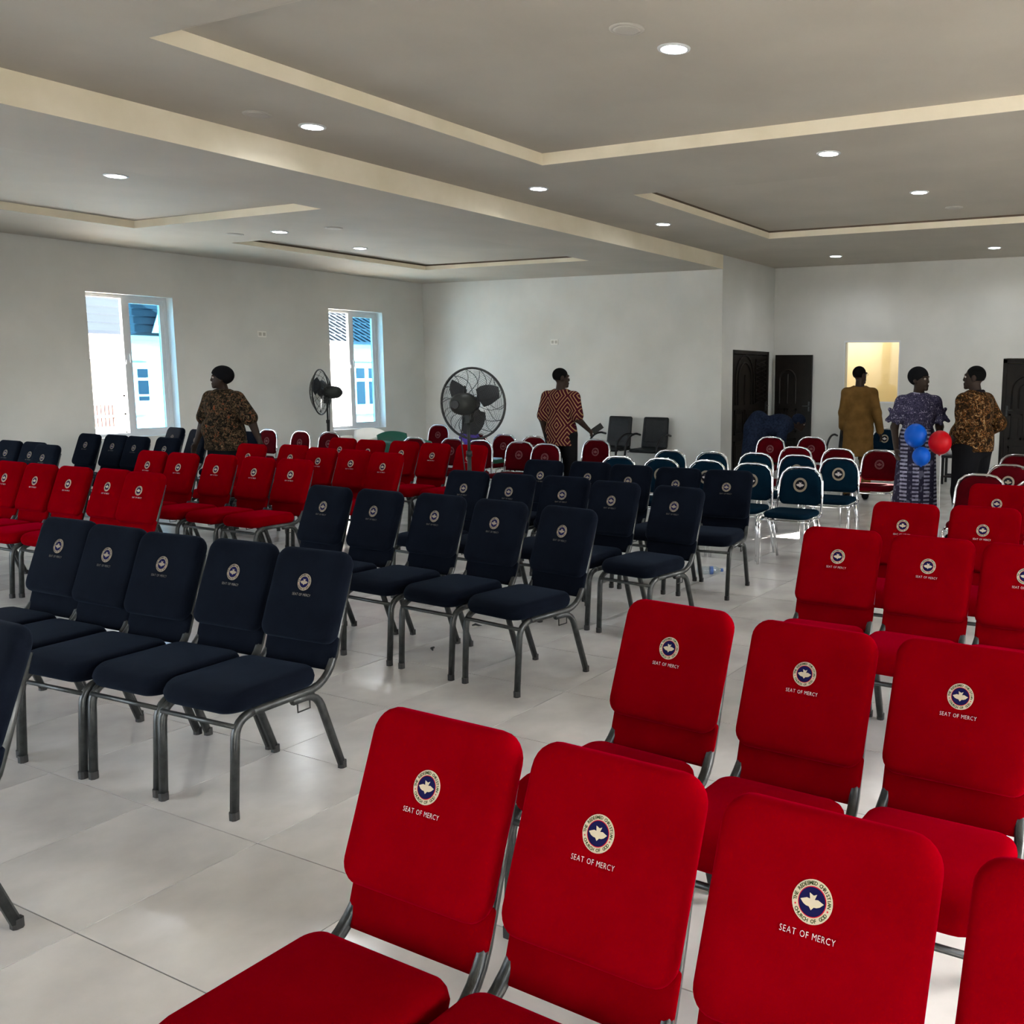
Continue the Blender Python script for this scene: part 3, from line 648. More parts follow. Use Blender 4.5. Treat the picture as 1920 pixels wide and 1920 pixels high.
# ------------------------------------------------------------------ visitor armchairs, plastic chairs, stool
def visitor_chair(x, y, yaw, label, group):
    t = empty('visitor_armchair', (x, y, 0), R(yaw), label=label, category='armchair', group=group)
    T = lambda u, v, w: Vector((u, .22+v*.17-w, .66+v*.985+w*.17))
    b = MB(); pillow(b, rounded(.46, .44, .50, .03, .03), .022, .022, tf=T); br = part('backrest', b, 'black_leather', t, True)
    b = MB(); ol = rounded(.36, .35, .36, .02, .02)
    b.tube([T(u, v+.03, .024) for u, v in ol], .004, 5, cyc=True); part('stitching', b, 'black_plastic', br)
    b = MB(); pillow(b, rounded(.48, .46, .47, .06, .03), .03, .03, tf=lambda u, v, w: Vector((u, -.03+v, .40+w))); part('seat', b, 'black_leather', t, True)
    for s in (-1, 1):
        b = MB(); b.tube([(s*.27, .22, .62)] + arc((s*.27, .10, .645), (s*.27, -.17, .66), (s*.27, -.27, .46), 8) + [(s*.27, -.30, .30)], .017, 8); part('armrest', b, 'black_plastic', t, True)
        b = MB(); b.tube([(s*.27, -.30, .305), (s*.27, -.29, .04)] + arc((s*.27, -.29, .04), (s*.27, -.285, .014), (s*.27, -.25, .014), 3)[1:] + [(s*.27, .26, .014)], .013, 8); part('leg', b, 'chrome', t, True)
        b = MB(); b.tube([(s*.27, -.20, .38), (s*.21, -.19, .38)], .012, 6); part('bracket', b, 'chrome', t)
    b = MB(); b.tube([(-.27, .26, .014), (.27, .26, .014)], .013, 8); part('base_bar', b, 'chrome', t, True)
visitor_chair(-8.22, 13.08, -2, 'black leather armchair with chrome arms, nearer the fan, by back wall', 'black leather armchairs')
visitor_chair(-7.55, 13.10, 3, 'black leather armchair with chrome arms, nearer the double doors', 'black leather armchairs')
visitor_chair(-4.85, 14.75, 0, 'black armchair mostly hidden behind the man in tan robe', 'black leather armchairs')
def plastic_chair(x, y, yaw, m, label):
    t = empty('plastic_armchair', (x, y, 0), R(yaw), label=label, category='chair')
    T = lambda u, v, w: Vector((u, .20+v*.2-w+.25*u*u*-1.2, .60+v*.97))
    b = MB(); V = []; n = 10
    for k in range(n+1):
        u = -.25+.5*k/n; h = .20-.35*u*u*2
        for j in range(5): V.append(T(u, -.2+(h+.2)*j/4, 0))
    for k in range(n+1):
        u = -.25+.5*k/n; h = .20-.35*u*u*2
        for j in range(5): V.append(T(u, -.2+(h+.2)*j/4, -.012))
    N = (n+1)*5
    Fc = [(k*5+j, (k+1)*5+j, (k+1)*5+j+1, k*5+j+1) for k in range(n) for j in range(4)]; Fc += [tuple(i+N for i in f[::-1]) for f in Fc]
    rim = [j for j in range(5)] + [k*5+4 for k in range(1, n+1)] + [n*5+j for j in (3, 2, 1, 0)] + [k*5 for k in range(n-1, 0, -1)]
    Fc += [(rim[i], rim[(i+1) % len(rim)], rim[(i+1) % len(rim)]+N, rim[i]+N) for i in range(len(rim))]
    b.add(V, Fc); part('backrest', b, m, t, True)
    b = MB(); pillow(b, rounded(.46, .42, .44, .06, .04), .012, .02, tf=lambda u, v, w: Vector((u, -.04+v, .405+w))); part('seat', b, m, t, True)
    for s in (-1, 1):
        b = MB(); b.tube(arc((s*.255, .16, .66), (s*.29, .0, .68), (s*.275, -.22, .64), 6) + [(s*.265, -.245, .60), (s*.25, -.235, .41)], .022, 8); part('armrest', b, m, t, True)
        b = MB(); b.tube([(s*.22, -.22, .41), (s*.25, -.26, 0)], [.026, .018], 8); part('leg', b, m, t, True)
        b = MB(); b.tube([(s*.22, .16, .41), (s*.25, .25, 0)], [.026, .018], 8); part('leg', b, m, t, True)
plastic_chair(-10.35, 9.85, 10, 'white_plastic', 'white plastic armchair with rounded back under the second window')
plastic_chair(-9.35, 9.65, 85, 'green_plastic', 'dark green plastic armchair seen from the side near room corner')
st_ = empty('stool', (-3.12, 14.55, 0), R(4), label='black square stool against back wall holding a white bag', category='stool')
part('seat', boxes((-.19, .19, -.19, .19, .39, .43)), 'black_plastic', st_, bevel=.008)
for sx in (-1, 1):
    for sy in (-1, 1): part('leg', boxes((sx*.165-.018, sx*.165+.018, sy*.165-.018, sy*.165+.018, 0, .39)), 'black_plastic', st_)
part('stretcher', boxes((-.15, .15, -.175, -.155, .10, .13), (-.15, .15, .155, .175, .10, .13)), 'black_plastic', st_)

# ------------------------------------------------------------------ pedestal fans
def fan(x, y, hz, aim, label, RC):
    t = empty('pedestal_fan', (x, y, 0), R(aim), label=label, category='fan', group='industrial pedestal fans')   # blows towards -y local
    b = MB(); b.lathe([(.24, 0), (.25, .02), (.22, .045), (.08, .06), (.03, .09)], 28); part('base', b, 'fan_grey', t, True)
    b = MB(); b.tube([(0, 0, .06), (0, 0, hz-.42)], .019, 10); part('pole', b, 'fan_grey', t, True)
    b = MB(); b.tube([(0, 0, hz-.45), (0, 0, hz-.13)], .014, 10); b.tube([(0, 0, hz-.47), (0, 0, hz-.42)], .027, 10); part('inner_pole', b, 'fan_grey', t, True)
    b = boxes((-.03, .03, -.04, .03, hz-.17, hz-.07), (-.045, -.03, -.03, .03, hz-.14, hz-.03), (.03, .045, -.03, .03, hz-.14, hz-.03)); part('bracket', b, 'fan_grey', t, bevel=.004)
    My = Matrix.Translation((0, 0, hz)) @ Matrix.Rotation(R(90), 4, 'X')     # lathe z axis -> local -y
    b = MB(); b.lathe([(.02, -.22), (.06, -.215), (.085, -.18), (.098, -.11), (.098, -.02), (.085, .02), (.05, .045), (.03, .05)], 24, M=My)
    mo = part('motor', b, 'fan_grey', t, True)
    b = MB(); b.lathe([(.035, -.235), (.04, -.222)], 16, M=My); part('rear_cap', b, 'black_plastic', mo)
    b = MB(); b.tube([(0, .06, hz+.09), (0, .05, hz+.16)], .008, 6); part('oscillation_knob', b, 'black_plastic', mo)
    # blades
    hub = MB(); hub.lathe([(.02, .05), (.06, .06), (.065, .11), (.04, .13)], 20, M=My); part('hub', hub, 'fan_blade', t, True)
    for k in range(3):
        b = MB(); V = []
        for i in range(7):
            r_ = .05+(RC-.085)*i/6; wd = .075+.10*sin(pi*min(1, i/6*.85+.12)); sw = .35*i/6
            for j in range(5):
                a = R(120*k+18)+sw+(j/4-.5)*wd/r_*1.25 if r_ > .1 else R(120*k+18)+(j/4-.5)*1.0
                V.append(Vector((r_*cos(a), -.09+(j/4-.5)*.06, hz+r_*sin(a))))
        n0 = len(V); V += [p+Vector((0, -.004, 0)) for p in V]
        Fc = [(i*5+j, (i+1)*5+j, (i+1)*5+j+1, i*5+j+1) for i in range(6) for j in range(4)]; Fc += [tuple(q+n0 for q in f[::-1]) for f in Fc]
        b.add(V, Fc); part('blade', b, 'fan_blade', t, True)
    def circ(r, y_, n=48): return [(r*cos(2*pi*k/n), y_, hz+r*sin(2*pi*k/n)) for k in range(n)]
    b = MB(); b.tube(circ(RC, -.09), .011, 8, cyc=True); rimo = part('cage_rim', b, 'wire_black', t, True)
    b = MB()
    for sgn, yb in ((1, .035), (-1, -.21)):
        for i in range(1, 17):
            r_ = .09+(RC-.10)*i/17; q = (r_/RC)**3; b.tube(circ(r_, yb*(1-q)+(-.09)*q, 40), .0014, 3, cyc=True)
    part('wire_guard', b, 'wire_black', t, True)
    b = MB()
    for sgn, yb in ((1, .035), (-1, -.21)):
        for k in range(14):
            a = 2*pi*k/14; pts = []
            for i in range(9):
                r_ = .08+(RC-.08)*i/8; q = (r_/RC)**3; aa = a+.25*sin(pi*i/8); pts.append((r_*cos(aa), yb*(1-q)+(-.09)*q, hz+r_*sin(aa)))
            b.tube(pts, .0028, 4)
    part('guard_ribs', b, 'wire_black', t, True)
    b = MB(); b.tube([(.025, .04, hz-.12), (.05, .05, hz-.3), (.03, .03, hz-.6), (.028, .02, .3), (.06, .04, .06)], .006, 5); part('cable', b, 'black_plastic', t, True)
fan(-5.765, 6.765, 1.302, 192, 'large black industrial pedestal fan in front of the red chairs', .318)
fan(-11.75, 10.55, 1.27, -62, 'pedestal fan standing beside the second window', .34)

# ------------------------------------------------------------------ small things
def balloon(x, y, z, r, m, label):
    t = empty('balloon', (x, y, z), 0, label=label, category='balloon', group='bunch of round balloons')
    b = MB(); b.lathe([(.004, -r*1.12)] + [(max(.004, r*sin(R(a))), -r*1.06*cos(R(a))) for a in range(8, 180, 8)] + [(.003, r*1.06)], 32); part('skin', b, m, t, True)
    b = MB(); b.lathe([(.012, -r*1.16), (.004, -r*1.10)], 10); part('knot', b, m, t, True)
balloon(-2.305, 8.97, 1.03, .106, 'balloon_blue', 'larger blue balloon in front of the woman in purple dress')
balloon(-2.085, 9.0, .972, .106, 'balloon_red', 'round red balloon beside the two blue balloons')
balloon(-2.222, 8.88, .846, .084, 'balloon_blue', 'smaller blue balloon hanging lowest of the three')
b = MB(); b.tube([(-2.08, 9.02, .855), (-2.07, 9.05, .0)], .0025, 6); ob('balloon_stick', b.mesh('balloon_stick', 'bag_white', True), label='thin white stick below the red balloon', category='stick')
t = empty('water_bottle', (-3.35, 6.78, .033), R(35), label='empty clear plastic water bottle lying on the tiled floor', category='bottle')
Mx = Matrix.Rotation(R(90), 4, 'Y')
b = MB(); b.lathe([(.02, -.10), (.031, -.095), (.032, -.03), (.029, -.02), (.032, .0), (.030, .05), (.014, .085), (.012, .095)], 16, M=Mx); part('body', b, 'bottle_clear', t, True)
b = MB(); b.lathe([(.0145, .093), (.0145, .112)], 14, M=Mx); part('cap', b, 'label_blue', t)
b = MB(); b.lathe([(.0328, .005), (.0328, .03)], 16, M=Mx); part('label', b, 'label_blue', t)
def bottle_small(x, y, z, label):
    t = empty('small_bottle', (x, y, z), 0, label=label, category='bottle')
    b = MB(); b.lathe([(.024, 0), (.026, .01), (.026, .09), (.012, .11)], 14); part('body', b, 'bag_white', t, True)
    b = MB(); b.lathe([(.014, .11), (.014, .13)], 12); part('cap', b, 'label_blue', t)
bottle_small(-7.12, 7.12, .466, 'small white bottle on a red seat in last padded row')
t = boxes((-.04, .04, -.08, .08, 0, .01)).mesh('phone', 'bag_white', bevel=.003); ob('phone', t, None, (-7.32, 7.12, .467), R(60), label='white phone lying on a red seat beside small bottle', category='phone')
b = boxes((-.14, .14, -.10, .10, 0, .045)); ob('green_case', b.mesh('green_case', 'green_card', bevel=.006), None, (-7.90, 9.68, .449), .1, label='flat green case on a dark red seat', category='case')
b = boxes((-.12, .12, -.085, .085, 0, .012)); b.box(-.118, .118, -.083, .083, .012, .014); ob('booklet', b.mesh('booklet', 'paper_blue', bevel=.002), None, (-7.90, 9.68, .495), .2, label='light blue booklet lying on the green case', category='book')
t = empty('purple_bag', (-8.30, 9.75, .449), .2, label='purple carrier bag standing on a seat behind the fan', category='bag')
b = MB()
for i, (w_, d_, z_) in enumerate(((.12, .07, 0), (.135, .08, .1), (.13, .06, .25), (.125, .03, .36))): b.v += [(w_*sx, d_*sy, z_) for sx, sy in ((-1, -1), (1, -1), (1, 1), (-1, 1))]
b.f = [(0, 1, 2, 3)[::-1]] + [(i*4+k, i*4+(k+1) % 4, (i+1)*4+(k+1) % 4, (i+1)*4+k) for i in range(3) for k in range(4)] + [(12, 13, 14, 15)]; b.mi = [0]*len(b.f)
part('bag_body', b, 'purple_bag', t, bevel=.01)
for s in (-1, 1):
    b = MB(); b.tube([(-.05, s*.028, .355), (-.045, s*.028, .43), (.045, s*.028, .43), (.05, s*.028, .355)], .006, 5); part('handle', b, 'purple_bag', t)

# ------------------------------------------------------------------ figures: one continuous surface from blended tapered limbs
class SDF:
    def __init__(s, lo, hi, h):
        s.lo = np.array(lo, float); s.h = h; s.n = np.ceil((np.array(hi)-s.lo)/h).astype(int)+1; s.D = np.full(s.n, .5)
    def win(s, lo, hi):
        a = np.clip(np.floor((np.array(lo)-s.lo)/s.h).astype(int), 0, s.n-1); b_ = np.clip(np.ceil((np.array(hi)-s.lo)/s.h).astype(int)+1, 1, s.n)
        sl_ = tuple(slice(i, j) for i, j in zip(a, b_))
        g = np.meshgrid(*[s.lo[k]+s.h*np.arange(a[k], b_[k]) for k in range(3)], indexing='ij'); return sl_, np.stack(g, -1)
    def put(s, sl_, d, k):
        o = s.D[sl_]
        if k <= 0: s.D[sl_] = np.minimum(o, d)
        else:
            hh = np.clip(.5+.5*(o-d)/k, 0, 1); s.D[sl_] = o*(1-hh)+d*hh-k*hh*(1-hh)
    def cone(s, a, b_, ra, rb, k=.025):
        a = np.array(a, float); b_ = np.array(b_, float); m = max(ra, rb)+.08
        sl_, p = s.win(np.minimum(a, b_)-m, np.maximum(a, b_)+m); ab = b_-a
        t = np.clip(((p-a)@ab)/max(1e-9, ab@ab), 0, 1); d = np.linalg.norm(p-a-t[..., None]*ab, axis=-1)-(ra+(rb-ra)*t); s.put(sl_, d, k)
    def ell(s, c, r, k=.025, rot=None):
        c = np.array(c, float); r = np.array(r, float); m = max(r)+.08; sl_, p = s.win(c-m, c+m); q = p-c
        if rot is not None: q = q@np.array(rot)
        k0 = np.linalg.norm(q/r, axis=-1); k1 = np.linalg.norm(q/(r*r), axis=-1); s.put(sl_, k0*(k0-1)/np.maximum(k1, 1e-6), k)
    def cut(s, n, o):    # keep the side where n.(p-o) <= 0
        g = np.meshgrid(*[s.lo[k]+s.h*np.arange(s.n[k]) for k in range(3)], indexing='ij'); n = np.array(n, float)/np.linalg.norm(n)
        s.D = np.maximum(s.D, sum(n[k]*(g[k]-o[k]) for k in range(3)))
    def scoop(s, c, r, z0):     # neck opening: remove a vertical cylinder above z0
        g = np.meshgrid(*[s.lo[k]+s.h*np.arange(s.n[k]) for k in range(3)], indexing='ij')
        cy_ = np.maximum(np.hypot(g[0]-c[0], g[1]-c[1])-r, z0-g[2]); s.D = np.maximum(s.D, -cy_)
    def mesh(s, name, m):
        D = s.D; ins = D < 0; nx, ny, nz = D.shape
        c = np.zeros((nx-1, ny-1, nz-1), np.int8)
        for dx_ in (0, 1):
            for dy_ in (0, 1):
                for dz_ in (0, 1): c += ins[dx_:nx-1+dx_, dy_:ny-1+dy_, dz_:nz-1+dz_]
        act = (c > 0) & (c < 8); I = np.argwhere(act); idx = np.full(act.shape, -1, int); idx[act] = np.arange(len(I))
        pos = np.zeros((len(I), 3)); cn = np.zeros(len(I))
        C8 = [(a, b_, d) for a in (0, 1) for b_ in (0, 1) for d in (0, 1)]
        val = {q: D[I[:, 0]+q[0], I[:, 1]+q[1], I[:, 2]+q[2]] for q in C8}
        for q in C8:
            for ax in range(3):
                if q[ax]: continue
                q2 = list(q); q2[ax] = 1; q2 = tuple(q2); v0, v1 = val[q], val[q2]; cr = (v0 < 0) != (v1 < 0)
                t = np.where(cr, v0/np.where(cr, v0-v1, 1), 0); p = np.tile(np.array(q, float), (len(I), 1)); p[:, ax] = t
                pos[cr] += p[cr]; cn[cr] += 1
        P = s.lo+s.h*(I+pos/cn[:, None]); Q = []
        for ax in range(3):
            sh = [slice(1, -1)]*3; A_ = [slice(1, -1)]*3; B_ = [slice(1, -1)]*3
            A_[ax] = slice(0, -1); B_[ax] = slice(1, None)
            a_, b_ = ins[tuple(A_)], ins[tuple(B_)]; e_ = np.argwhere(a_ != b_)
            if not len(e_): continue
            base = e_.copy(); o1, o2 = (ax+1) % 3, (ax+2) % 3
            base[:, o1] += 1; base[:, o2] += 1
            def ci(d1, d2):
                z = base.copy(); z[:, o1] += d1; z[:, o2] += d2; return idx[z[:, 0], z[:, 1], z[:, 2]]
            q = np.stack([ci(-1, -1), ci(0, -1), ci(0, 0), ci(-1, 0)], 1)
            fl_ = ~a_[tuple(e_.T)]; q[fl_] = q[fl_][:, ::-1]; Q.append(q)
        Q = np.concatenate(Q); Q = Q[(Q >= 0).all(1)]
        me = bpy.data.meshes.new(name); me.from_pydata(P.tolist(), [], Q.tolist()); me.update(); me.materials.append(MAT[m]); me.shade_smooth()
        return me
def rz(a): return np.array([[cos(a), -sin(a), 0], [sin(a), cos(a), 0], [0, 0, 1]])
def hand(s, wr, el, side, curl=.5):
    # palm along the forearm direction, five separate bent fingers, thumb from the side of the palm
    wr = np.array(wr, float); d = wr-np.array(el, float); d /= np.linalg.norm(d)
    n = np.cross(d, [0, 1, 0]); n = n/np.linalg.norm(n) if np.linalg.norm(n) > .2 else np.array([1., 0, 0]); n *= side   # palm normal: inwards
    a = np.cross(n, d); a /= np.linalg.norm(a)                     # across the knuckles
    if a[1] > 0: a = -a                                            # index finger side forwards
    inn = -n if np.dot(n, [-side, 0, 0]) < 0 else n
    pc = wr+d*.045
    for k in (-.024, -.008, .008, .024): s.cone(wr+d*.005+a*k*.5, wr+d*.082+a*k, .015, .0115, .012)
    for k, L in ((.027, .066), (.0095, .076), (-.009, .070), (-.026, .054)):
        p0 = wr+d*.080+a*k; p1 = p0+(d*(1-.35*curl)+inn*.45*curl)*L*.5; p2 = p1+(d*(1-.9*curl)+inn*.9*curl)*L*.52
        s.cone(p0, p1, .0098, .0088, .004); s.cone(p1, p2, .0088, .0072, .004)
    q0 = wr+d*.028+a*.024; q1 = q0+(a*.75+d*.6+inn*.25)*.034; q2 = q1+(d*.9+inn*.35+a*.1)*.030
    s.cone(q0, q1, .013, .0105, .008); s.cone(q1, q2, .0105, .008, .004)
def person(name, label, loc, yaw, H=1.65, head_turn=0, head_tilt=0, girth=1.0, elb=None, wri=None, lean=0, feet=None, curl=(.5, .5)):
    k = H/1.70; t = empty(name, loc, R(yaw), label=label, category='person')
    J = dict(pel=(0, 0, .94), wai=(0, 0, 1.06), che=(0, .0, 1.27), neb=(0, .015, 1.43), nec=(0, .0, 1.50), hea=(0, -.018, 1.595))
    for s, n in ((-1, 'r'), (1, 'l')):     # facing -y: the person's right is -x
        J['hip'+n] = (s*.092, 0, .92); J['kne'+n] = (s*.105, -.025, .50); J['ank'+n] = (s*.11, .02, .085); J['toe'+n] = (s*.135, -.13, .03)
        J['sho'+n] = (s*.168*(.6+.4*girth), .005, 1.375)
        e_ = (elb or {}).get(n, (s*.225, .03, 1.11)); w_ = (wri or {}).get(n, (s*.245, -.03, .88)); J['elb'+n] = e_; J['wri'+n] = w_
    if feet: J.update(feet)
    J = {a: np.array(b_, float)*k for a, b_ in J.items()}
    if lean:     # bend the trunk forward about the hips
        ca, sa = cos(R(lean)), sin(R(lean)); pv = J['pel']
        for a in J:
            if a[:3] in ('wai', 'che', 'neb', 'nec', 'hea', 'sho', 'elb', 'wri'):
                q = J[a]-pv; f_ = .55 if a == 'wai' else 1
                ca, sa = cos(R(lean*f_)), sin(R(lean*f_)); J[a] = pv+np.array((q[0], q[1]*ca-q[2]*sa, q[1]*sa+q[2]*ca))
    t['_h'] = k; return t, J, k, girth, lean, head_turn, head_tilt, curl
def trunk(s, J, k, g, lean, add=0, kk=.05, belly=0):
    Lr = np.array([[1, 0, 0], [0, cos(R(lean)), -sin(R(lean))], [0, sin(R(lean)), cos(R(lean))]])
    s.ell(J['pel'], (.158*k*g+add, .115*k*g+add, .125*k+add), kk)
    s.ell((J['wai']+J['pel'])/2+np.array((0, -belly*.5, .03)), (.145*k*g+add, (.105*k+belly)*g+add, .15*k+add), kk)
    s.ell(J['che'], (.155*k*g+add, .108*k*g+add, .19*k+add), kk, Lr)
    for n in 'lr': s.cone(J['neb']+np.array((0, 0, -.045)), J['sho'+n]+np.array((0, 0, -.01)), .055*k+add*.5, .048*k*(.5+.5*g)+add*.5, kk)
def head_rot(yaw, tilt): 
    a = rz(R(yaw)); c_, s_ = cos(R(tilt)), sin(R(tilt)); return a@np.array([[1, 0, 0], [0, c_, -s_], [0, s_, c_]])
def body(P, shoes='black_cloth', hh=.008):
    t, J, k, g, lean, ht, tl, curl = P
    A = np.array(list(J.values())); s = SDF(A.min(0)-.3, A.max(0)+.25, hh)
    trunk(s, J, k, g, lean)
    for i, n in enumerate('rl'):
        s.cone(J['hip'+n], J['kne'+n], .085*k*g, .055*k*g, .04); s.cone(J['kne'+n], J['ank'+n], .054*k*g, .036*k, .03); s.cone(J['ank'+n]-np.array((0, -.02, .03)), J['toe'+n], .038*k, .028*k, .02)
        s.cone(J['sho'+n], J['elb'+n], .050*k*g, .040*k*g, .03); s.cone(J['elb'+n], J['wri'+n], .040*k*g, .026*k, .02); hand(s, J['wri'+n], J['elb'+n], 1 if n == 'l' else -1, curl[i])
    s.cone(J['neb'], J['hea']-np.array((0, 0, .03)), .058*k, .05*k, .02)
    R_ = head_rot(ht, tl+lean*.55); hc = J['hea']; hp_ = lambda v: hc+R_@(np.array(v)*k*.96)
    s.ell(hp_((0, .012, .025)), np.array((.074, .094, .088))*k*.96, .02, R_); s.ell(hp_((0, -.028, -.045)), np.array((.058, .062, .065))*k*.96, .03, R_)
    s.cone(hp_((0, -.088, .015)), hp_((0, -.097, -.022)), .010, .015, .012)     # nose
    s.ell(hp_((0, -.090, -.058)), (.025, .013, .009), .008, R_); s.ell(hp_((0, -.088, -.070)), (.022, .013, .009), .006, R_); s.ell(hp_((0, -.078, -.098)), (.024, .02, .018), .02, R_)
    for q in (-1, 1):
        s.ell(hp_((q*.076, .012, -.005)), (.012, .022, .033), .008, R_); s.cone(hp_((q*.012, -.086, .030)), hp_((q*.050, -.076, .030)), .010, .010, .012)
    o = ob('body', s.mesh('body', 'skin'), t)
    for q in (-1, 1):
        b = MB(); c_ = Vector(hp_((q*.031, -.079, .010))); b.lathe([(.002, -.011)] + [(.0115*sin(R(a)), -.0115*cos(R(a))) for a in range(20, 180, 20)] + [(.002, .0115)], 10, M=Matrix.Translation(c_)); part('eye', b, 'eye_white', o, True)
    for n in 'lr':
        f = SDF(J['toe'+n]-.22, J['ank'+n]+.2, .01); f.cone(J['ank'+n]-np.array((0, -.03, .035)), J['toe'+n], .047*k, .038*k, .02); f.cut((0, 0, -1), (0, 0, .002)); f.cut((0, 0, 1), (0, 0, .095))
        ob('shoe', f.mesh('shoe', shoes), t)
    return hp_, R_
def short_hair(P, hp_, R_, m='hair', low=0.0):
    k = P[2]; c_ = hp_((0, .018, .030)); s = SDF(c_-.16, c_+.16, .007)
    s.ell(c_, np.array((.079, .097, .090))*k*.97, .01, R_)
    s.cut(R_@np.array((0, -.75, -.45)), hp_((0, -.055, .045))); s.cut(R_@np.array((0, 0, -1.0)), hp_((0, 0, -.03+low)))
    ob('hair', s.mesh('hair', m), P[0])
def wrap(P, hp_, R_, m, name, bulk=.0, brim=False):
    k = P[2]; c_ = hp_((0, .024, .038)); s = SDF(c_-.2, c_+.2, .007)
    s.ell(c_, np.array((.084+bulk, .104+bulk, .092+bulk))*k, .01, R_)
    s.cut(R_@np.array((0, -.62, -.78)), hp_((0, -.07, .035)))
    if brim: s.ell(hp_((0, -.01, .075)), np.array((.098, .112, .028))*k, .015, R_)
    ob(name, s.mesh(name, m), P[0])
def garment(P, name, m, add=.018, hem=None, sleeve=None, flare=None, neck=1.455, belly=0, hh=.009, kk=.05, legs=None):
    t, J, k, g, lean, *_ = P
    A = np.array(list(J.values())); s = SDF(A.min(0)-.35, A.max(0)+.25, hh)
    if legs is None: trunk(s, J, k, g, lean, add, kk, belly)
    if sleeve:
        for i, n in enumerate('rl'):
            a, e_, w_ = J['sho'+n], J['elb'+n], J['wri'+n]; L = sleeve[i] if isinstance(sleeve, tuple) else sleeve
            if L <= 1: s.cone(a, a+(e_-a)*L, .050*k*g+add*.6, .050*k*g+add*.6+.008, .03)
            else: s.cone(a, e_, .050*k*g+add*.6, .044*k*g+add*.6, .03); s.cone(e_, e_+(w_-e_)*(L-1), .044*k*g+add*.6, .034*k+add*.6+.004, .03)
    if flare:
        for (z0, rx0, ry0, z1, rx1, ry1) in flare:
            st2 = max(2, int(abs(z1-z0)/.04))
            for i in range(st2+1):
                q = i/st2; s.ell((J['pel'][0], J['pel'][1], (z0+(z1-z0)*q)*k), ((rx0+(rx1-rx0)*q)*k, (ry0+(ry1-ry0)*q)*k, .06), .03)
    if legs:
        s.ell(J['pel'], (.160*k*g+add, .118*k*g+add, .12*k+add), kk)
        for n in 'rl': s.cone(J['hip'+n], J['kne'+n], .088*k*g+add, .062*k*g+add, .03); s.cone(J['kne'+n], J['ank'+n], .062*k*g+add, .050*k+add, .02)
        s.cut((0, 0, -1), (0, 0, .06)); s.cut((0, 0, 1), (0, 0, 1.02*k))
    else:
        if hem is not None: s.cut((0, 0, -1), (0, 0, hem*k))
        if neck and not lean: s.scoop(J['neb']+np.array((0, -.01, .0)), .070*k, (neck-.03)*k)
    return ob(name, s.mesh(name, m), t)
def collar(P, m):
    t, J, k = P[0], P[1], P[2]; b = MB(); c_ = J['neb']+np.array((0, -.004, .025))
    b.tube([(c_[0]+.064*cos(a), c_[1]+.068*sin(a), c_[2]+.012*sin(a)) for a in [2*pi*i/20 for i in range(20)]], .017, 8, cyc=True); part('collar', b, m, t, True)

# woman in dark printed blouse by the left window
P = person('person', 'person in dark printed blouse and black cap standing by the left window', (-9.06, 6.76, 0), 8, 1.60, head_turn=-48, girth=1.28, elb={'r': (-.32, .02, 1.12), 'l': (.32, .06, 1.13)}, wri={'r': (-.38, -.05, .87), 'l': (.39, .10, .89)})
hp_, R_ = body(P); wrap(P, hp_, R_, 'black_cloth', 'cap', .014)
garment(P, 'blouse', 'leopard_print', .030, hem=.80, sleeve=.86, neck=1.465, belly=.05, flare=[(1.0, .22, .17, .82, .25, .20)]); garment(P, 'skirt', 'black_cloth', .02, hem=.12, neck=None, legs=None, flare=[(.92, .21, .16, .12, .24, .2)])
# man in diamond print shirt, back to the camera
P = person('person', 'person in maroon diamond-print shirt and black trousers seen from behind near the fan', (-6.40, 9.10, 0), -168, 1.63, head_turn=-48, head_tilt=4, girth=1.08, elb={'r': (-.235, .06, 1.12), 'l': (.225, .03, 1.11)}, wri={'r': (-.29, -.13, .99), 'l': (.22, -.05, .90)}, curl=(.8, .5))
hp_, R_ = body(P); short_hair(P, hp_, R_)
garment(P, 'shirt', 'diamond_print', .022, hem=.80, sleeve=.85, neck=1.47, flare=[(1.0, .175, .135, .80, .185, .15)]); garment(P, 'trousers', 'black_cloth', .014, legs=True)
ph = boxes((-.035, .035, -.005, .005, -.07, .07)).mesh('phone', 'black_plastic', bevel=.002); o = ob('phone', ph, None, (-6.12, 9.42, .95), .6, label='black phone held by the person in diamond-print shirt', category='phone'); o.rotation_euler = (0, R(55), .5)
# bending person in blue robe and cap
P = person('person', 'person in blue robe and cap bending down in front of the double doors', (-5.32, 12.15, 0), 112, 1.54, girth=1.12, lean=80, head_turn=0, head_tilt=-20, elb={'r': (-.22, -.22, 1.28), 'l': (.22, -.22, 1.28)}, wri={'r': (-.20, -.46, 1.22), 'l': (.20, -.46, 1.22)})
hp_, R_ = body(P); wrap(P, hp_, R_, 'denim_cloth', 'cap', .003)
garment(P, 'robe', 'denim_cloth', .045, sleeve=1.6, neck=None, flare=[(.98, .20, .17, .45, .24, .22)], hem=.40); garment(P, 'trousers', 'denim_cloth', .02, legs=True)
